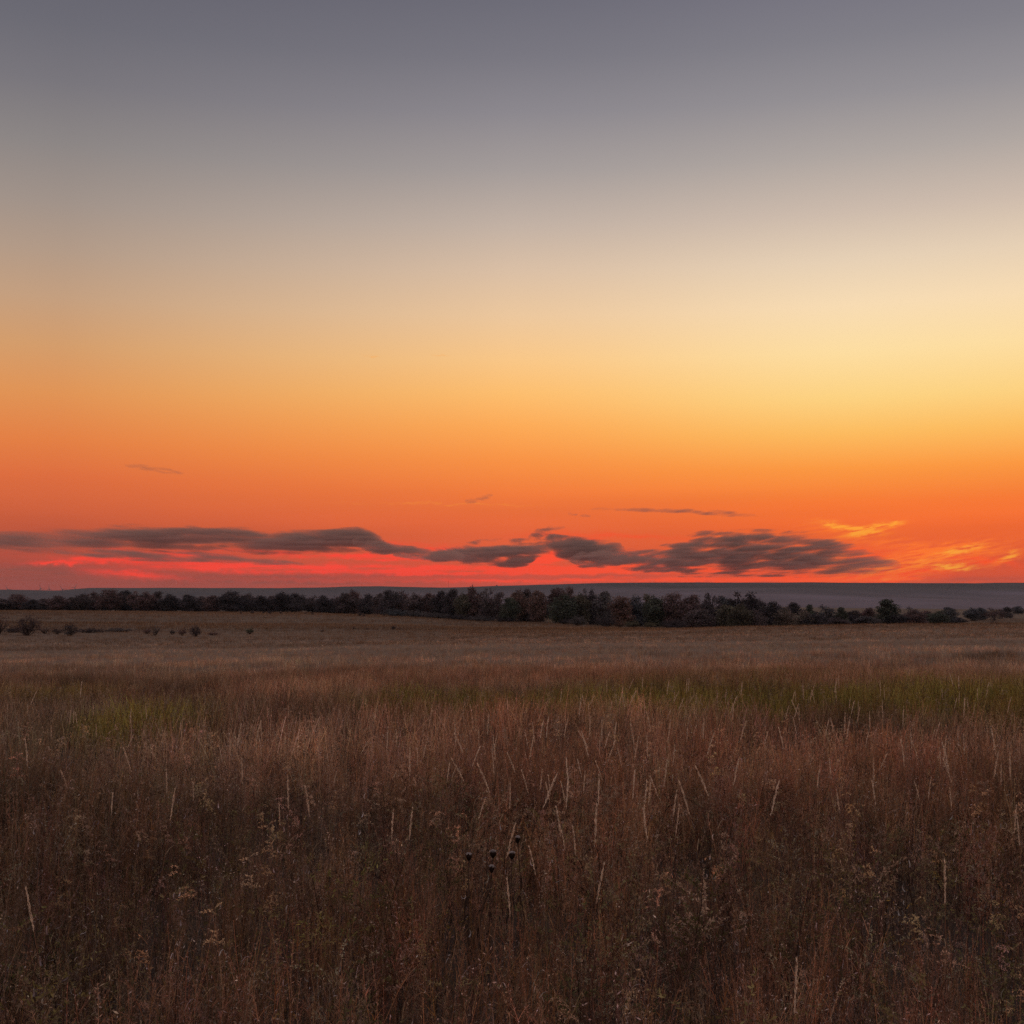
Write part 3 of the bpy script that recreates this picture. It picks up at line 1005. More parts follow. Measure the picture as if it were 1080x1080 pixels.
TL = ["white wind turbine barely visible at the far left of the skyline", "left turbine of the close trio of faint wind turbines on the left skyline",
      "middle turbine of the close trio of faint wind turbines on the left skyline", "right turbine of the close trio of faint wind turbines on the left skyline",
      "rightmost faint wind turbine on the left skyline"]
for i, (px, yh) in enumerate(TURB):
    hx, hy, hz_ = at(px, yh, 7000)
    root = tag(empty("wind_turbine", (hx, hy, hz_ - 80)), TL[i], "wind turbine", "wind turbines beyond the left hills")
    link("tower", turb_tower, mWhite, root)
    nc = link("nacelle", turb_nac, mWhite, root)
    nc.location = (0, 0, 79.5)
    nc.rotation_euler = (math.pi / 2, 0, 0)
    a0 = rng.uniform(0, 2.09)
    for k in range(3):
        bd = link("blade", turb_blade, mWhite, root)
        bd.location = (0, -4.0, 79.5)
        bd.rotation_euler = (0, a0 + k * 2.0944, 0)


# ------------------------------------------------------------------ grass templates (several sizes of detail)
RUST, TANC, GREY, DARK = np.array((.33, .175, .105)), np.array((.46, .325, .205)), np.array((.38, .31, .255)), np.array((.10, .062, .046))
OCHRE, OLIVE, WHITE = np.array((.30, .16, .05)), np.array((.19, .168, .08)), np.array((.58, .53, .52))


def curve_stem(h, lean, a, n, droop=0.0):
    t_ = np.linspace(0, 1, n)
    r_ = lean * h * t_ ** 1.7
    P = np.stack([np.cos(a) * r_, np.sin(a) * r_, h * t_ - droop * h * t_ ** 3], 1)
    P[1:-1, :2] += rng.normal(0, .006, (n - 2, 2))
    return P


def tuft0(seed, ns=22, red=.6):
    mb = MB()
    for i in range(ns):
        h = rng.uniform(.42, .86)
        a = rng.uniform(0, 6.283)
        P = curve_stem(h, rng.uniform(.02, .26), a, 6, rng.uniform(0, .12))
        o = rng.normal(0, .06, 2)
        P[:, :2] += o
        u = rng.uniform()
        c = RUST if u < red else (TANC if u < red + .2 else (DARK if u < red + .33 else GREY))
        c = c * rng.uniform(.45, 1.45)
        if rng.uniform() < .05:
            c = OCHRE * rng.uniform(.8, 1.5)
        mb.ribbon(P, .0032, .0014, rng.uniform(0, 3.14), c)
        for q in range(rng.integers(3, 6)):
            j = rng.integers(1, 5)
            b_ = rng.uniform(0, 6.283)
            L = rng.uniform(.05, .19)
            t_ = np.linspace(0, 1, 5)
            cu = rng.uniform(.2, 1.5)
            Q = P[j] + np.stack([np.cos(b_) * L * t_ * .7, np.sin(b_) * L * t_ * .7, L * (t_ * .9 - cu * t_ ** 2)], 1)
            cl = (c * .9 + TANC * .1) * rng.uniform(.7, 1.3)
            if rng.uniform() < .045:
                cl = WHITE * rng.uniform(.8, 1.3)
            mb.ribbon(Q, .0036, .001, b_ + 1.57 + rng.normal(0, .4), cl)
        n = 36
        ts = rng.uniform(.35, 1.0, n) * (len(P) - 1)
        i0 = np.minimum(ts.astype(int), len(P) - 2)
        pp = P[i0] + (P[i0 + 1] - P[i0]) * (ts - i0)[:, None]
        D = rdir(n) * .8 + np.array([0, 0, .9])
        D /= np.linalg.norm(D, axis=1)[:, None]
        Sd = np.cross(D, rdir(n))
        fc = (c * .5 + GREY * .5) * rng.uniform(.7, 1.35, (n, 1))
        mb.leaves(pp, D, Sd, rng.uniform(.006, .022, n), rng.uniform(.002, .0045, n), fc)
        if rng.uniform() < .5:
            wd = rdir(1)
            mb.leaves(P[rng.integers(3, 6)][None], wd, np.cross(wd, rdir(1)), rng.uniform(.012, .028), .006, WHITE * rng.uniform(.9, 1.35))
    return mb.arrays()


def forb0(seed, h=.62, leafc=OLIVE, n_leaf=170, bushy=.22, lw=.008, ll=.03):
    mb = MB()
    P = curve_stem(h, rng.uniform(.05, .25), rng.uniform(0, 6.28), 7)
    mb.ribbon(P, .006, .003, 0, DARK * 1.2)
    mb.ribbon(P, .006, .003, 1.57, DARK * 1.2)
    for i in range(13):
        ts = rng.uniform(.3, 1.0)
        j = min(int(ts * 6), 5)
        p0 = P[j] + (P[j + 1] - P[j]) * (ts * 6 - j)
        a = rng.uniform(0, 6.283)
        L = bushy * rng.uniform(.5, 1.1)
        t_ = np.linspace(0, 1, 5)
        Q = p0 + np.stack([np.cos(a) * L * t_, np.sin(a) * L * t_, L * (.9 * t_ - .25 * t_ ** 2)], 1)
        mb.ribbon(Q, .003, .0015, a + 1.57, DARK * 1.4)
        n = n_leaf // 13
        k = rng.uniform(.2, 1, n) * 4
        i0 = np.minimum(k.astype(int), 3)
        pp = Q[i0] + (Q[i0 + 1] - Q[i0]) * (k - i0)[:, None]
        D = rdir(n) + np.array([math.cos(a) * .4, math.sin(a) * .4, .5])
        D /= np.linalg.norm(D, axis=1)[:, None]
        Sd = np.cross(D, rdir(n))
        mb.leaves(pp, D, Sd, ll * rng.uniform(.5, 1.4, n), lw * rng.uniform(.6, 1.4, n), leafc * rng.uniform(.65, 1.4, (n, 1)))
    return mb.arrays()


def plume0(seed, h=.78, c=GREY):
    """goldenrod gone to seed: stem with a soft one-sided head"""
    mb = MB()
    a = rng.uniform(0, 6.283)
    P = curve_stem(h, rng.uniform(.1, .35), a, 7, .05)
    mb.ribbon(P, .005, .003, a + 1.57, DARK * 1.5)
    n = 24
    pp = P[1] + (P[4] - P[1]) * rng.uniform(0, 1, (n, 1))
    D = rdir(n) * np.array([1, 1, .4]) + np.array([0, 0, -.3])
    D /= np.linalg.norm(D, axis=1)[:, None]
    mb.leaves(pp, D, np.cross(D, rdir(n)), rng.uniform(.02, .06, n), .006, DARK * rng.uniform(1, 2.2, (n, 1)))
    for i in range(12):
        b_ = a + rng.normal(0, .9)
        L = rng.uniform(.04, .11)
        t_ = np.linspace(0, 1, 4)
        p0 = P[4] + (P[6] - P[4]) * rng.uniform(0, 1)
        Q = p0 + np.stack([np.cos(b_) * L * t_, np.sin(b_) * L * t_, L * (.9 * t_ - .9 * t_ ** 2)], 1)
        mb.ribbon(Q, .002, .001, b_ + 1.57, c)
        n = 13
        k = rng.uniform(.1, 1, n) * 3
        i0 = np.minimum(k.astype(int), 2)
        pp = Q[i0] + (Q[i0 + 1] - Q[i0]) * (k - i0)[:, None]
        D = rdir(n)
        mb.leaves(pp, D, np.cross(D, rdir(n)), rng.uniform(.008, .02, n), .006, c * rng.uniform(.7, 1.4, (n, 1)))
    return mb.arrays()


def tuft_lod(ns, nseg, w, fuzz, h0=.45, h1=.85, red=.6, sp=.12):
    mb = MB()
    for i in range(ns):
        h = rng.uniform(h0, h1)
        a = rng.uniform(0, 6.283)
        P = curve_stem(h, rng.uniform(.03, .4), a, nseg + 1, .05)
        P[:, :2] += rng.normal(0, sp, 2)
        u = rng.uniform()
        c = RUST if u < red else (TANC if u < red + .22 else (DARK if u < red + .32 else GREY))
        c = c * rng.uniform(.5, 1.5)
        if rng.uniform() < .07:
            c = np.array((.62, .46, .35))
        mb.ribbon(P, w, w * .45, rng.uniform(-.8, .8), c)
        if fuzz:
            n = fuzz
            ts = rng.uniform(.4, 1.0, n) * nseg
            i0 = np.minimum(ts.astype(int), nseg - 1)
            pp = P[i0] + (P[i0 + 1] - P[i0]) * (ts - i0)[:, None]
            D = rdir(n) + np.array([0, 0, .8])
            D /= np.linalg.norm(D, axis=1)[:, None]
            mb.leaves(pp, D, np.cross(D, rdir(n)), w * 6 * rng.uniform(.6, 1.4, n), w * 1.5, (c * .55 + GREY * .45) * rng.uniform(.7, 1.35, (n, 1)))
    return mb.arrays()


def open_view(x, y):
    """little trampled gap on the near side of the coneflowers"""
    return ~((np.abs(x + .096 * y / 5.9) < .22) & (y > 4.9) & (y < 6.0))


class Sheet:
    def __init__(self):
        self.V, self.Q, self.C, self.n = [], [], [], 0

    def scatter(self, tmpl, x, y, h, tint, leanx=None, leany=None):
        V0, Q0, C0 = tmpl
        N = len(x)
        if N == 0:
            return
        a = rng.uniform(0, 6.283, N)
        ca, sa = np.cos(a)[:, None], np.sin(a)[:, None]
        hx = (h * rng.uniform(.85, 1.2, N))[:, None]
        z = V0[None, :, 2] * h[:, None]
        bx = (V0[None, :, 0] * ca - V0[None, :, 1] * sa) * hx
        by = (V0[None, :, 0] * sa + V0[None, :, 1] * ca) * hx
        lx = rng.normal(.04, .08, N)[:, None]
        ly = rng.normal(0, .08, N)[:, None]
        bx = bx + lx * z * z * 1.1 + x[:, None]
        by = by + ly * z * z * 1.1 + y[:, None]
        z = z + gz(x, y)[:, None] - .02
        V = np.stack([bx, by, z], -1).reshape(-1, 3).astype(np.float32)
        C = (C0[None] * tint[:, None]).reshape(-1, 3).astype(np.float32)
        Q = (Q0[None] + (np.arange(N) * len(V0))[:, None, None]).reshape(-1, 4) + self.n
        self.V.append(V)
        self.C.append(C)
        self.Q.append(Q.astype(np.int32))
        self.n += len(V)

    def build(self, name, mat, label):
        me = quad_mesh(name, np.concatenate(self.V), np.concatenate(self.Q), np.concatenate(self.C))
        o = link(name, me, mat)
        return tag(o, label, kind="stuff")


HALF = R(30)


def ring(d0, d1, dens, falloff=None):
    area = HALF * (d1 * d1 - d0 * d0)
    n = int(area * dens)
    r_ = np.sqrt(rng.uniform(d0 * d0, d1 * d1, n))
    a = rng.uniform(-HALF, HALF, n)
    return r_ * np.sin(a), r_ * np.cos(a)


def pxu(x, y):
    return 540 + F * x / np.maximum(y, .1)


def patch_green(x, y):
    """belts of still-green grass: a long one across the right half, a small one at left"""
    u, d = pxu(x, y), np.hypot(x, y)
    w = (fbm(x / 3.2, y / 3.2, 40) - .5)
    g1 = np.clip(1.1 - np.abs((d - 22.6 + w * 6 - (u - 700) * .002) / 4.2), 0, 1) * np.clip(fbm(x / 2.4, y / 3.0, 44) * 2.0 - .1, .68, 1) * np.clip((u - 320) / 120, 0, 1)
    g2 = np.clip(1 - np.hypot((u - 150) / 95, (d - 17.3 + w * 3) / 2.6), 0, 1) * 1.5
    g3 = np.clip(1 - np.hypot((u - 60) / 110, (d - 27 + w * 4) / 3.0), 0, 1) * .7
    g4 = np.clip(1 - np.hypot((u - 1010) / 150, (d - 20.5 + w * 4) / 2.4), 0, 1)
    g5 = np.clip(1 - np.abs((d - 31 + w * 6) / 3), 0, 1) * np.clip((u - 560) / 200, 0, 1) * .35
    return np.clip(np.maximum.reduce([g1, g2, g3, g4, g5]) * 1.6, 0, 1)


def swale(x, y):
    """dark rank growth in the shallow wet hollows"""
    u, d = pxu(x, y), np.hypot(x, y)
    w = fbm(x / 6.0, y / 9.0, 51) - .5
    s = 0
    for uc, uw, dc, dw, k in ((25, 90, 101, 8, 1), (330, 110, 102, 7, .7), (250, 30, 100, 6, .8), (1060, 70, 62, 7, 1), (692, 22, 71, 5, .8), (470, 60, 150, 9, .3), (880, 60, 66, 5, .5)):
        s = np.maximum(s, k * np.clip(1.6 - 1.6 * (((u - uc) / uw) ** 2 + ((d - dc + w * 9) / dw) ** 2), 0, 1))
    return s


def field_tint(x, y):
    """species patches of the prairie: redder, greyer and paler swathes"""
    n = len(x)
    a = fbm(x / 5.0, y / 5.0, 21)[:, None]
    b = fbm(x / 2.1 + 40, y / 3.0, 33)[:, None]
    d = np.hypot(x, y)[:, None]
    u = pxu(x, y)[:, None]
    redw = np.array([[1.10, .90, .80]])
    greyw = np.array([[.94, .97, .94]])
    t_ = np.clip((a - .35) * 3.0, 0, 1)
    # the right and middle distance carry more red bluestem, the left more grey forbs
    t_ = np.clip(t_ * .7 + np.clip((u - 200) / 700, 0, .55), 0, 1)
    t_ = np.where(d > 35, t_ * .75 + .05, t_)
    c = greyw * (1 - t_) + redw * t_
    br = .45 + 1.1 * np.clip((b - .5) * 1.5 + .5, 0, 1)
    pale = np.clip(1.5 - 1.5 * (((u - 115) / 95) ** 2 + ((d - 21.8) / 1.9) ** 2), 0, 1) * np.clip(b * 2, 0, 1)
    c = c * (1 - pale) + pale * np.array([[1.75, 1.9, 1.9]])
    g = patch_green(x, y)[:, None]
    c = c * br * (1 + np.clip((d - 22) / 20, 0, 1) * 1.1 * (fbm(x[:, None] / 34, y[:, None] / 6.5, 29, 3) - .5))
    c = c * (1 - g) + g * np.array([[.72, .85, .34]]) * (.82 + .3 * br)
    return c * rng.uniform(.55, 1.5, (n, 1)) * np.where(np.hypot(x, y)[:, None] < 45, 1.0, 1.0) * (1 + rng.normal(0, .06, (n, 3)))


def hscale(x, y):
    d = np.hypot(x, y)
    f = .82 + .38 * fbm(x / 3.0, y / 3.0, 60)
    f = f * (1 + .95 * (fbm(x / .9, y / 1.1, 61, 2) - .5) * np.clip((60 - d) / 40, 0, 1))
    f = f * np.interp(d, [0, 6, 14, 26, 38, 52, 70, 95, 160, 300], [.98, .98, .97, .84, .72, .58, .45, .34, .28, .28])
    return f * .68 * rng.uniform(.82, 1.15, len(x))


T0 = [tuft0(i, 24, .58) for i in range(5)]
T0B = [tuft0(i, 18, .3) for i in range(3)]
F_OL = [forb0(i, .62, OLIVE, 290, .22, .007, .02) for i in range(3)]
F_SAGE = [forb0(i, .55, np.array((.29, .275, .20)), 360, .2, .0045, .014) for i in range(2)]
F_DK = [forb0(i, .66, np.array((.035, .023, .018)), 320, .22, .005, .014) for i in range(3)]  # near-black leaves added to paint the dark gaps between plants
def curl0(seed):
    """dead stem carrying a few pale curled leaves"""
    mb = MB()
    P = curve_stem(.62, rng.uniform(.05, .2), rng.uniform(0, 6.28), 6)
    mb.ribbon(P, .004, .002, 0, DARK * .8)
    for i in range(5):
        j = rng.integers(2, 6)
        b_ = rng.uniform(0, 6.283)
        L = rng.uniform(.022, .05)
        s_ = np.linspace(0, 2.6, 7)
        Q = P[j] + np.stack([np.cos(b_) * L * np.sin(s_) * .6, np.sin(b_) * L * np.sin(s_) * .6, L * (1 - np.cos(s_)) * .5], 1)
        mb.ribbon(Q, .008, .003, b_ + 1.57, WHITE * rng.uniform(.35, .95))
    return mb.arrays()


F_CURL = [curl0(i) for i in range(4)]
F_SAGE2 = [forb0(i, .58, np.array((.27, .215, .145)) * k, 420, .24, .0045, .017) for i, k in enumerate((.7, 1.0, 1.35))]
F_WH = [forb0(i, .6, np.array((.52, .44, .37)), 46, .16, .006, .016) for i in range(3)]
F_OC = [forb0(i, .5, np.array((.34, .24, .07)), 90, .16, .008, .022) for i in range(2)]
F_BR = [forb0(i, .6, np.array((.19, .13, .105)), 240, .2, .006, .018) for i in range(3)]
P_GREY = [plume0(i, .76, GREY * np.array([1.15, 1.05, .95])) for i in range(3)]
P_TAN = [plume0(i, .74, TANC * 1.15) for i in range(2)]
T1 = [tuft_lod(20, 3, .006, 3) for i in range(5)]
T2 = [tuft_lod(16, 2, .012, 1, sp=.28) for i in range(5)]
T3 = [tuft_lod(9, 2, .045, 0, .4, .8, sp=.55) for i in range(4)]

grass = Sheet()
forbs = Sheet()


def put(sheet, tmpls, x, y, h, tint):
    k = rng.integers(0, len(tmpls), len(x))
    for i, tm in enumerate(tmpls):
        s = k == i
        sheet.scatter(tm, x[s], y[s], h[s], tint[s])


# near: full stems
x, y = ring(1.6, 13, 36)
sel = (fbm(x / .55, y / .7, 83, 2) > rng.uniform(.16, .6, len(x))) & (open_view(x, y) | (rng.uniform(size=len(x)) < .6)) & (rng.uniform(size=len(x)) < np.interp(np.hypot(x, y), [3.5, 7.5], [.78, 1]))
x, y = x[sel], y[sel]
put(grass, T0, x, y, hscale(x, y), field_tint(x, y) * np.interp(np.hypot(x, y), [3, 13], [.84, 1.08])[:, None])  # nearest tufts tinted darker, painting the shade deep among the stalks
x, y = ring(1.6, 11, 10)
put(grass, T0B, x, y, hscale(x, y) * .75, field_tint(x, y) * .95)
for tm, dens, dmax, hs_ in ((F_SAGE2, 14.0, 7.0, 1.36), (F_OL, 5.0, 7.0, 1.3), (F_WH, 7.0, 7.5, 1.25), (F_CURL, 10.0, 8.0, 1.25), (F_DK, 7.3, 13, 1.06), (F_WH, 5.0, 12, 1.08), (F_OC, 1.7, 11, 1.0), (F_OL, 7.6, 11, 1.0), (F_SAGE, 7.4, 11, 1.04), (F_BR, 8.0, 12, 1.05), (P_GREY, 7.4, 14, 1.04), (P_TAN, 4.6, 15, 1.04)):
    x, y = ring(1.6, dmax, dens)
    cl = fbm(x / 1.6, y / 1.6, 70 + int(dens * 10))
    keep = (cl > rng.uniform(.25, .75, len(x))) & open_view(x, y)
    x, y = x[keep], y[keep]
    tn = np.interp(np.hypot(x, y), [3, 13], [.90, 1.08])[:, None] * np.array([[1.08, .97, .9]]) * rng.uniform(.42, 1.7, (len(x), 1)) * (1 + rng.normal(0, .06, (len(x), 3)))  # near forbs dimmed likewise, shade put into their tint
    put(forbs, tm, x, y, rng.uniform(.72, 1.12, len(x)) * hs_ * .70, tn)
# middle distance
x, y = ring(12.0, 42, 15)
put(grass, T1, x, y, hscale(x, y), field_tint(x, y) * np.interp(np.hypot(x, y), [12, 42], [1, 1.02])[:, None])
for tm, dens in ((P_GREY, 1.3), (F_BR, .8), (F_DK, 1.3), (P_TAN, 1.0)):
    x, y = ring(12.5, 26, dens)
    put(forbs, tm, x, y, rng.uniform(.8, 1.15, len(x)) * .70, np.ones((len(x), 3)) * rng.uniform(.7, 1.2, (len(x), 1)))
x, y = ring(41, 175, 3.2)
sel = (np.hypot(x, y) + 34 * rng.uniform(size=len(x)) ** 2 < 124 + 14 * fbm(x / 9, y / 9, 77)) | (pxu(x, y) > 470 + 120 * (fbm(x / 12, y / 12, 78) - .5))
x, y = x[sel], y[sel]
put(grass, T2, x, y, hscale(x, y) * np.where(swale(x, y) > .3, 1.25, 1.0), field_tint(x, y) * np.array([[1.3, 1.36, 1.38]]) * (1 - .62 * swale(x, y))[:, None])
# short meadow grass beyond the draw
x, y = ring(118, 620, .34)
x2, y2 = ring(98, 200, 2.2)
x, y = np.concatenate([x, x2]), np.concatenate([y, y2])
sel = rng.uniform(size=len(x)) < .9
x, y = x[sel], y[sel]
a_ = fbm(x / 40, y / 14, 91)[:, None]
put(grass, T3, x, y, rng.uniform(.3, .62, len(x)) * np.clip((np.hypot(x, y) - 60) / 150, .55, 1), (np.array([[.70, .66, .60]]) * (.3 + 1.2 * a_)) * rng.uniform(.8, 1.2, (len(x), 1)))
grass.build("grass", mGrass, "dry rust-brown prairie grass covering the whole field")
forbs.build("wildflower_stalks", mForb, "withered grey and olive forbs growing among the foreground grass")


# ------------------------------------------------------------------ tall pale grass plumes, each a thing of its own
def plume_meshes(seed, curve):
    """tall grass stalk with a narrow feathery seed head, 1.3 m"""
    st, hd = MB(), MB()
    t_ = np.linspace(0, 1, 10)
    P = np.stack([curve * t_ ** 2.2, .03 * np.sin(t_ * 3 + seed), 1.3 * t_ - .25 * abs(curve) * t_ ** 3], 1)
    st.tube(P, np.linspace(.003, .0016, 10), RUST * 1.0, 4)
    for i in range(3):
        j = 1 + i * 2
        a = rng.uniform(0, 6.283)
        L = rng.uniform(.18, .3)
        s_ = np.linspace(0, 1, 5)
        st.ribbon(P[j] + np.stack([np.cos(a) * L * s_ * .6, np.sin(a) * L * s_ * .6, L * (s_ - .9 * s_ ** 2)], 1), .006, .001, a + 1.57, TANC)
    n = 150
    ts = (7 + 2.0 * rng.uniform(0, 1, n) ** .9)
    i0 = np.minimum(ts.astype(int), 8)
    pp = P[i0] + (P[i0 + 1] - P[i0]) * (ts - i0)[:, None]
    ax = P[9] - P[7]
    ax /= np.linalg.norm(ax)
    env = np.sin(np.clip((ts - 6.9) / 2.2, 0, 1) * math.pi)[:, None]
    pp = pp + rdir(n) * .0055 * env
    D = rdir(n) * .24 + ax
    D /= np.linalg.norm(D, axis=1)[:, None]
    hd.leaves(pp, D, np.cross(D, rdir(n)), rng.uniform(.018, .036, n), rng.uniform(.0035, .006, n), np.array((.95, .76, .58)) * rng.uniform(.75, 1.2, (n, 1)))
    return st.mesh("plume_stalk"), hd.mesh("plume_head")


PLM = [plume_meshes(i, c) for i, c in enumerate((.05, -.06, .14, -.16, .26, -.3, .0, .42))]


def plume(px, ytop, d, k, label, group="tall pale seed plumes above the grass", tilt=0.0, bright=1.0, rz=0.0):
    x, y, zt_ = at(px, ytop, d)
    z = float(gz(x, y))
    st, hd = PLM[k]
    tip = st.vertices[len(st.vertices) - 1].co
    H = max(v.co.z for v in hd.vertices)
    s_ = max(.4, (zt_ - z) / H)
    root = empty("grass_plume", (x, y, z), rz)
    root.rotation_euler = (0, tilt, rz)
    root.scale = (s_, s_, s_)
    tag(root, label, "grass plume", group)
    link("stalk", st, mStraw, root)
    link("seed_head", hd, mStraw, root)
    return root


NAMED = [
    (613, 812, 8.3, 0, "tallest straight pale plume, standing alone in the centre of the near field", 0.0),
    (606, 905, 5.0, 0, "pale plume leaning right among the dark stems, right of the black seed heads", .12),
    (543, 923, 5.0, 1, "short curved pale plume just below the black seed heads", .0),
    (403, 812, 9.5, 4, "hooked pale plume, left of a straight pair in the left-centre field", .0),
    (428, 806, 9.6, 0, "straight pale plume right of the hooked one", .03),
    (465, 807, 9.6, 2, "slanted pale plume right of the straight one beside the hooked plume", .1),
    (347, 813, 9.4, 2, "lone slender pale plume left of the hooked plume", .0),
    (438, 780, 11.5, 0, "pale plume a little behind the hooked plume's straight neighbour", .0),
    (712, 815, 8.2, 3, "long pale plume leaning left in the right-centre field", -.12),
    (822, 743, 14.5, 2, "pale plume at the lower edge of the green belt", .06),
    (893, 735, 15.5, 0, "straight pale plume against the green belt, right", .03),
    (913, 792, 9.6, 4, "nodding pale plume below the green belt at right", .05),
    (978, 780, 10.0, 3, "pale plume bent left in the right field", -.05),
    (1033, 718, 18.0, 2, "highest pale plume at the right edge of the field", .08),
    (1009, 729, 16.0, 0, "pale plume left of the highest right-edge plume", .02),
    (1000, 735, 15.5, 2, "second pale plume left of the highest right-edge plume", .05),
    (1022, 735, 15.5, 1, "pale plume just below the highest right-edge plume", .0),
    (997, 905, 4.9, 6, "tall thin straw stalk with pale head at the right of the foreground", .0),
    (40, 1028, 3.1, 5, "fallen pale plume slanting down at the lower left corner", -.55),
    (549, 797, 9.9, 7, "pale plume bent flat to the left in the centre field", -.7),
    (828, 1008, 3.7, 6, "broken straw stalk in the lower right foreground", .05),
    (60, 930, 4.6, 1, "slim pale plume low at the left of the foreground", -.1),
]
for px, yt, d, k, lb, tl in NAMED:
    plume(px, yt, d, k, lb, tilt=tl, rz=0)
# the many alike farther ones
for i in range(200):
    u = rng.uniform()
    if u < .6:
        px = rng.uniform(560, 1075); d = 6.5 + 11.5 * rng.uniform()
    elif u < .85:
        px = rng.uniform(400, 700); d = rng.uniform(5.5, 11)
    else:
        px = rng.uniform(5, 400); d = rng.uniform(6, 15)
    x, y = ground_xy(px, d)
    h = rng.uniform(.56, .86)
    zt_ = gz(x, y) + h
    yt = 640 - (zt_ - EYE) / d * F
    p = plume(px, float(yt), d, int(rng.choice([0, 1, 2, 3, 6, 4, 0, 5])), "one of many small pale seed plumes dotted over the middle field",
              "small pale plumes of the middle field", tilt=float(rng.normal(.03, .07)), rz=float(rng.normal(0, 1.1)))


# ------------------------------------------------------------------ black coneflower seed heads
def coneflower(px, py, d, label, pale=True, scale=1.0):
    x, y, zt_ = at(px, py, d)
    z = float(gz(x, y))
    h = zt_ - z
    root = tag(empty("dried_coneflower", (x, y, z), rng.uniform(0, 6.28)), label, "dried flower", "black coneflower seed heads in the foreground")
    st = MB()
    t_ = np.linspace(0, 1, 8)
    bx = rng.normal(0, .03)
    P = np.stack([bx * np.sin(t_ * 3.14), rng.normal(0, .02) * np.sin(t_ * 3.14), (h - .02) * t_], 1)
    st.tube(P, np.linspace(.0034, .0024, 8), DARK * 1.1, 6)
    for i in range(5):
        a = rng.uniform(0, 6.283)
        L = rng.uniform(.05, .11)
        s_ = np.linspace(0, 1, 5)
        st.ribbon(P[2 + i] + np.stack([np.cos(a) * L * s_ * .5, np.sin(a) * L * s_ * .5, L * (.2 * s_ - 1.0 * s_ ** 2)], 1), .016, .002, a + 1.57, DARK * .4)
    link("stem", st.mesh("cone_stem"), mForb, root)
    hd = MB()
    s = .0105 * scale
    lathe(hd, [(.1 * s, h - .021), (.5 * s, h - .018), (.92 * s, h - .010), (1.15 * s, h - .002), (1.0 * s, h + .004), (.6 * s, h + .009), (.05 * s, h + .011)], 14, DARK * .22)
    n = 90
    u = rdir(n)
    u[:, 2] = np.abs(u[:, 2]) * .8 - .25
    u /= np.linalg.norm(u, axis=1)[:, None]
    pp = u * np.array([1.0, 1.0, 1.1]) * s + np.array([0, 0, h - .004])
    hd.leaves(pp, u, np.cross(u, rdir(n)), .0045, .002, DARK * .35)
    head = link("seed_head", hd.mesh("cone_head"), mDarkHead, root)
    if pale:
        cp = MB()
        n = 120
        a = rng.uniform(0, 6.283, n)
        r_ = s * np.sqrt(rng.uniform(0, 1, n)) * 1.05
        pp = np.stack([np.cos(a) * r_, np.sin(a) * r_, np.full(n, h + .006) + .006 * (1 - (r_ / s) ** 2)], 1)
        D = np.stack([np.cos(a) * .5, np.sin(a) * .5, np.ones(n)], 1) + rdir(n) * .4
        D /= np.linalg.norm(D, axis=1)[:, None]
        cp.leaves(pp, D, np.cross(D, rdir(n)), .007, .003, WHITE * rng.uniform(.7, 1.1, (n, 1)))
        link("bristles", cp.mesh("cone_bristles"), mStraw, head)
    return root


coneflower(520, 900, 5.9, "biggest black seed head with pale top, middle of the front three", True, 1.25)
coneflower(494.5, 903, 5.9, "black seed head left of the other three", True, 1.05)
coneflower(540, 901.5, 5.9, "black seed head tilted with pale rim, right of the front three", True, 1.15)
coneflower(546, 885, 6.2, "highest black seed head, standing behind the front three", True, .95)
coneflower(518.5, 916, 5.75, "greyish ragged seed head below the biggest black one", True, .9)


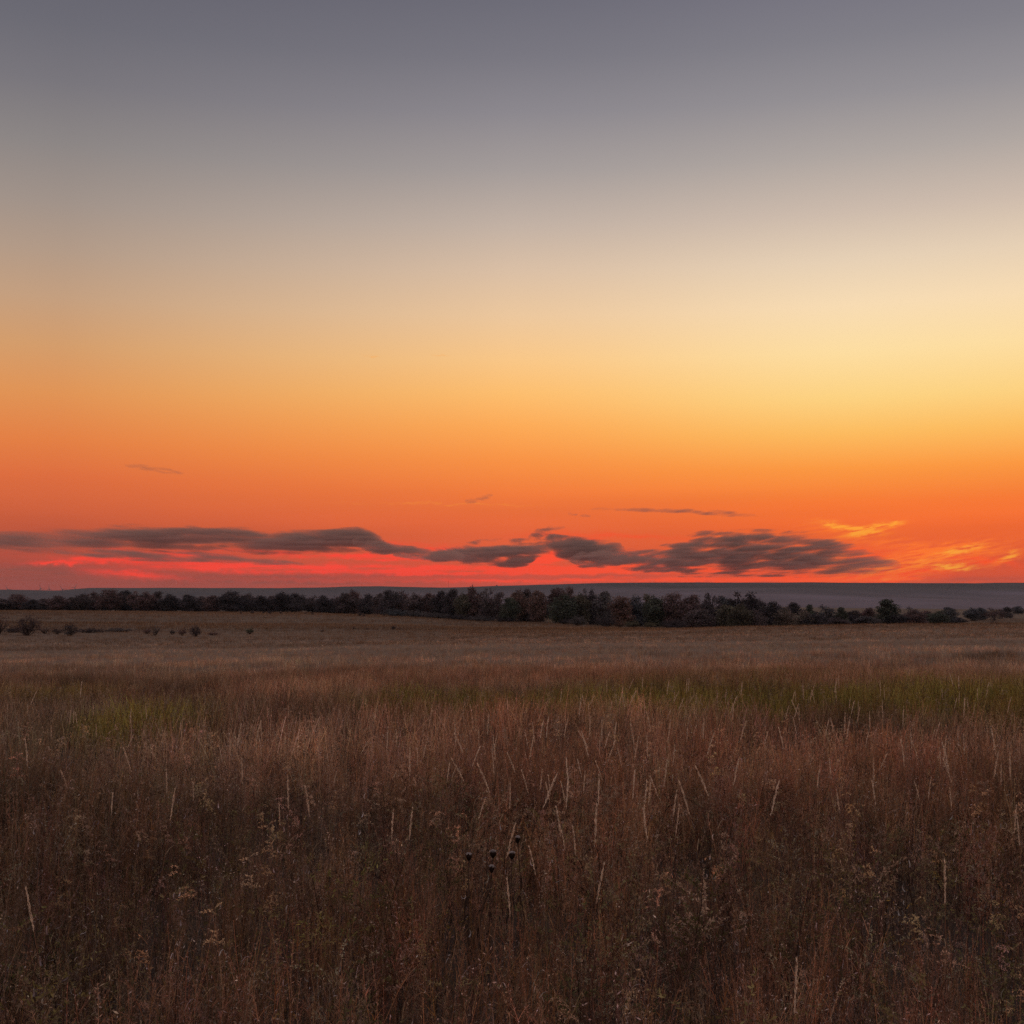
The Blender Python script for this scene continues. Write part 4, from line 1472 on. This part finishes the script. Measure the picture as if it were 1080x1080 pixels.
# ------------------------------------------------------------------ clouds: real volumes far beyond the hills
def cloud(name, label, rows, D, depth, rho, seed, soft=1.0, noise_amp=5.2, sx=1.0, col=(.70, .47, .375), group="dark clouds low over the hills"):
    """rows: (x, top, bottom, density) in photograph pixels; the cloud is built at distance D with that angular size"""
    k = D / F
    pts = []
    for u, a, b_, den in rows:
        X, _, z0 = at(u, b_, D)
        _, _, z1 = at(u, a, D)
        pts.append((X, (z0 + z1) / 2, max((z1 - z0) / 2, 10), den))
    pts = np.array(pts)
    x0, x1 = pts[0, 0], pts[-1, 0]
    cx, cz = (x0 + x1) / 2, pts[:, 1].mean()
    zs = np.abs(pts[:, 1] - cz).max() + 1
    hm = pts[:, 2].max()
    xs = np.linspace(x0, x1, 64)
    zc = np.interp(xs, pts[:, 0], pts[:, 1])
    hh_ = np.interp(xs, pts[:, 0], pts[:, 2]) * 1.12
    n, kk = len(xs), 14
    t_ = np.linspace(0, 2 * math.pi, kk, endpoint=False)
    endf = np.clip(np.minimum(np.arange(n), n - 1 - np.arange(n)) / 3.0, .05, 1) ** .5
    V = np.empty((n, kk, 3))
    V[:, :, 0] = (xs - cx)[:, None]
    V[:, :, 1] = depth * endf[:, None] * np.cos(t_)[None]
    V[:, :, 2] = (zc - cz)[:, None] + (hh_ * endf)[:, None] * np.sin(t_)[None]
    V = np.concatenate([V.reshape(-1, 3), [[x0 - cx - 5, 0, zc[0] - cz], [x1 - cx + 5, 0, zc[-1] - cz]]])
    faces = [(i * kk + j, i * kk + (j + 1) % kk, (i + 1) * kk + (j + 1) % kk, (i + 1) * kk + j) for i in range(n - 1) for j in range(kk)]
    for j in range(kk):
        faces.append((n * kk, (j + 1) % kk, j))
        faces.append((n * kk + 1, (n - 1) * kk + j, (n - 1) * kk + (j + 1) % kk))
    me = bpy.data.meshes.new(name)
    me.from_pydata([tuple(v) for v in V], [], faces)
    me.update()
    m = bpy.data.materials.new(name + "_vapour")
    m.use_nodes = True
    t = NT(m.node_tree)
    t.n.clear()
    out = t.new('ShaderNodeOutputMaterial')
    pv = t.new('ShaderNodeVolumePrincipled')
    t.l.new(pv.outputs[0], out.inputs['Volume'])
    tc_ = t.new('ShaderNodeTexCoord')
    sp = t.new('ShaderNodeSeparateXYZ')
    t.l.new(tc_.outputs['Object'], sp.inputs[0])
    X, Y, Z = sp.outputs
    fx = t.m('DIVIDE', t.m('SUBTRACT', X, x0 - cx), x1 - x0, clamp=True)
    st = [((p[0] - x0) / (x1 - x0), ((p[1] - cz) / zs * .5 + .5, p[2] / hm, p[3])) for p in pts]
    rp = t.ramp(fx, st)
    sc = t.new('ShaderNodeSeparateColor')
    t.l.new(rp.outputs[0], sc.inputs[0])
    zc_ = t.m('MULTIPLY', t.m('SUBTRACT', sc.outputs[0], .5), 2 * zs)
    h_ = t.m('MULTIPLY', sc.outputs[1], hm)
    wv_ = t.xyz(t.m('DIVIDE', X, 27 * k * sx), t.m('DIVIDE', Y, depth * 3.0), t.m('DIVIDE', Z, 6.5 * k * max(sx, .6)))
    wv_n = t.new('ShaderNodeVectorMath', operation='ADD')
    t.l.new(wv_, wv_n.inputs[0])
    wv_n.inputs[1].default_value = (seed * 3.7, seed * 1.3, seed * .7)
    nz = t.noise(wv_n.outputs[0], 1.0, 6.0, .62)
    # ragged edge: the noise both shifts and erodes the body
    q = t.m('DIVIDE', t.m('SUBTRACT', Z, zc_), h_)
    q = t.m('MULTIPLY', q, q)
    qy = t.m('DIVIDE', Y, depth)
    q = t.m('ADD', q, t.m('MULTIPLY', qy, qy))
    body = t.m('SUBTRACT', 1.0, q)
    body = t.m('MULTIPLY_ADD', t.m('SUBTRACT', nz, .52), noise_amp, body)
    nz2 = t.noise(t.xyz(t.m('DIVIDE', X, 42 * k * sx), t.m('MULTIPLY_ADD', X, .02 / k * .4, seed), t.m('DIVIDE', Z, 2.3 * k)), 1.0, 3.0, .55)
    body = t.m('MULTIPLY_ADD', t.m('SUBTRACT', nz2, .5), noise_amp * .75, body)
    body = t.m('MULTIPLY', body, soft * .55, clamp=True)
    den = t.m('MULTIPLY', t.m('MULTIPLY', body, sc.outputs[2]), rho)
    t.put(pv.inputs['Density'], den)
    pv.inputs['Color'].default_value = tuple(col) + (1,)
    pv.inputs['Anisotropy'].default_value = 0.0
    m.cycles.volume_step_rate = .35
    o = link(name, me, m)
    o.location = (cx, D, cz)
    return tag(o, label, "cloud", group)


cloud("cloud", "long flat dark cloud bar low over the left hills",
      [(-70, 566, 578, .2), (0, 562, 579, .2), (60, 560, 579, .28), (92, 555, 578, .7), (150, 554, 580, 1), (200, 555, 584, 1), (250, 557, 584, 1), (300, 560, 584.5, 1),
       (345, 560, 584, 1), (380, 556.5, 584, 1), (395, 561, 584, 1), (408, 571, 585, .7), (425, 578, 585, .3)], 30000, 1500, .0050, 1.0, sx=2.0, noise_amp=4.2)
cloud("cloud", "dark flat-bottomed cloud at the centre of the horizon",
      [(415, 583, 588.5, .5), (445, 582, 591, .8), (480, 576, 594, 1), (505, 570.5, 597.5, 1), (540, 569, 598, 1), (556, 569, 596, 1), (568, 566, 587, 1), (583, 564, 584, 1), (594, 566, 592, 1), (615, 567, 598, 1),
       (640, 569, 597, 1), (662, 576, 596, .5)], 31500, 1600, .0048, 2.3, sx=1.3)
cloud("cloud", "small curled wisp rising from the top of the centre cloud",
      [(556, 566, 572, .5), (566, 558, 570, 1), (578, 554, 566, 1), (588, 553.5, 560, .6), (596, 555, 558, .3)], 31000, 400, .0030, 3.7, sx=.45)
cloud("cloud", "ragged dark cloud bank right of centre, breaking up toward the right",
      [(600, 583, 597, .5), (625, 580, 598, 1), (650, 580, 599, 1), (680, 580, 603, 1), (705, 574, 606, 1), (722, 567, 607, 1), (745, 560, 607, 1), (775, 561, 607, 1), (800, 560, 608, 1), (850, 562, 607, 1), (885, 571, 607, .8), (915, 586, 606, .5), (945, 594, 604, .3)],
      30000, 1600, .0036, 3.1, noise_amp=6.5)
cloud("cloud", "thin reddish-grey streak of cloud under the left cloud bar",
      [(60, 579, 586, .4), (110, 579, 589, 1), (150, 580, 592, 1), (230, 584, 595, .9), (320, 592, 597, .5)], 28000, 900, .0028, 4.2)
cloud("cloud", "faint frayed streak of cloud joining the left bar to the centre cloud",
      [(372, 566, 577, .3), (400, 570, 584, .9), (430, 576, 588, 1), (465, 579, 590, 1), (490, 582, 592, .4)], 29000, 900, .0048, 9.6)
cloud("cloud", "dull thin cloud veil at the left edge, left of the cloud bar",
      [(-60, 560, 583, .6), (0, 561, 584, 1), (60, 564, 584, 1), (110, 568, 584, .4)], 29500, 900, .0012, 10.3)
cloud("cloud", "tiny lone wisp of cloud high at the left",
      [(133, 490, 493, .4), (150, 490, 496, 1), (170, 492, 499, 1), (198, 499, 501.5, .4)], 26000, 350, .0026, 5.5, sx=.45)
cloud("cloud", "long thin dark pencil of cloud right of centre",
      [(622, 535.5, 538.5, .4), (680, 535.5, 540, .8), (735, 537, 542.5, 1), (765, 538.5, 545, 1), (800, 543, 546, .3)], 26000, 350, .0032, 6.1, sx=.6)
cloud("cloud", "small dark scrap of cloud at the left tip of the pencil cloud",
      [(599, 539, 543, .4), (610, 539.5, 546, 1), (623, 543, 546, .4)], 26500, 250, .0045, 7.4, sx=.4)
cloud("cloud", "faint short wisp slanting up above the centre cloud",
      [(490, 527, 531, .4), (505, 523, 530, 1), (520, 520, 525, .4)], 26500, 250, .003, 8.8, sx=.4)

# ------------------------------------------------------------------ haze
HAZE = 2.6e-5
v = [(sx * 8700, sy, z) for z in (-9.5, 150.0) for sx, sy in ((-1, -8700), (1, -8700), (1, 8700), (-1, 8700))]
me = bpy.data.meshes.new("haze")
me.from_pydata(v, [], [(3, 2, 1, 0), (4, 5, 6, 7), (0, 1, 5, 4), (1, 2, 6, 5), (2, 3, 7, 6), (3, 0, 4, 7)])
m = bpy.data.materials.new("evening_air")
m.use_nodes = True
t = NT(m.node_tree)
t.n.clear()
out = t.new('ShaderNodeOutputMaterial')
pv = t.new('ShaderNodeVolumePrincipled')
pv.inputs['Color'].default_value = (.80, .84, .92, 1)
pv.inputs['Density'].default_value = HAZE
t.l.new(pv.outputs[0], out.inputs['Volume'])
tag(link("haze", me, m), "thin evening haze over the prairie", kind="stuff")
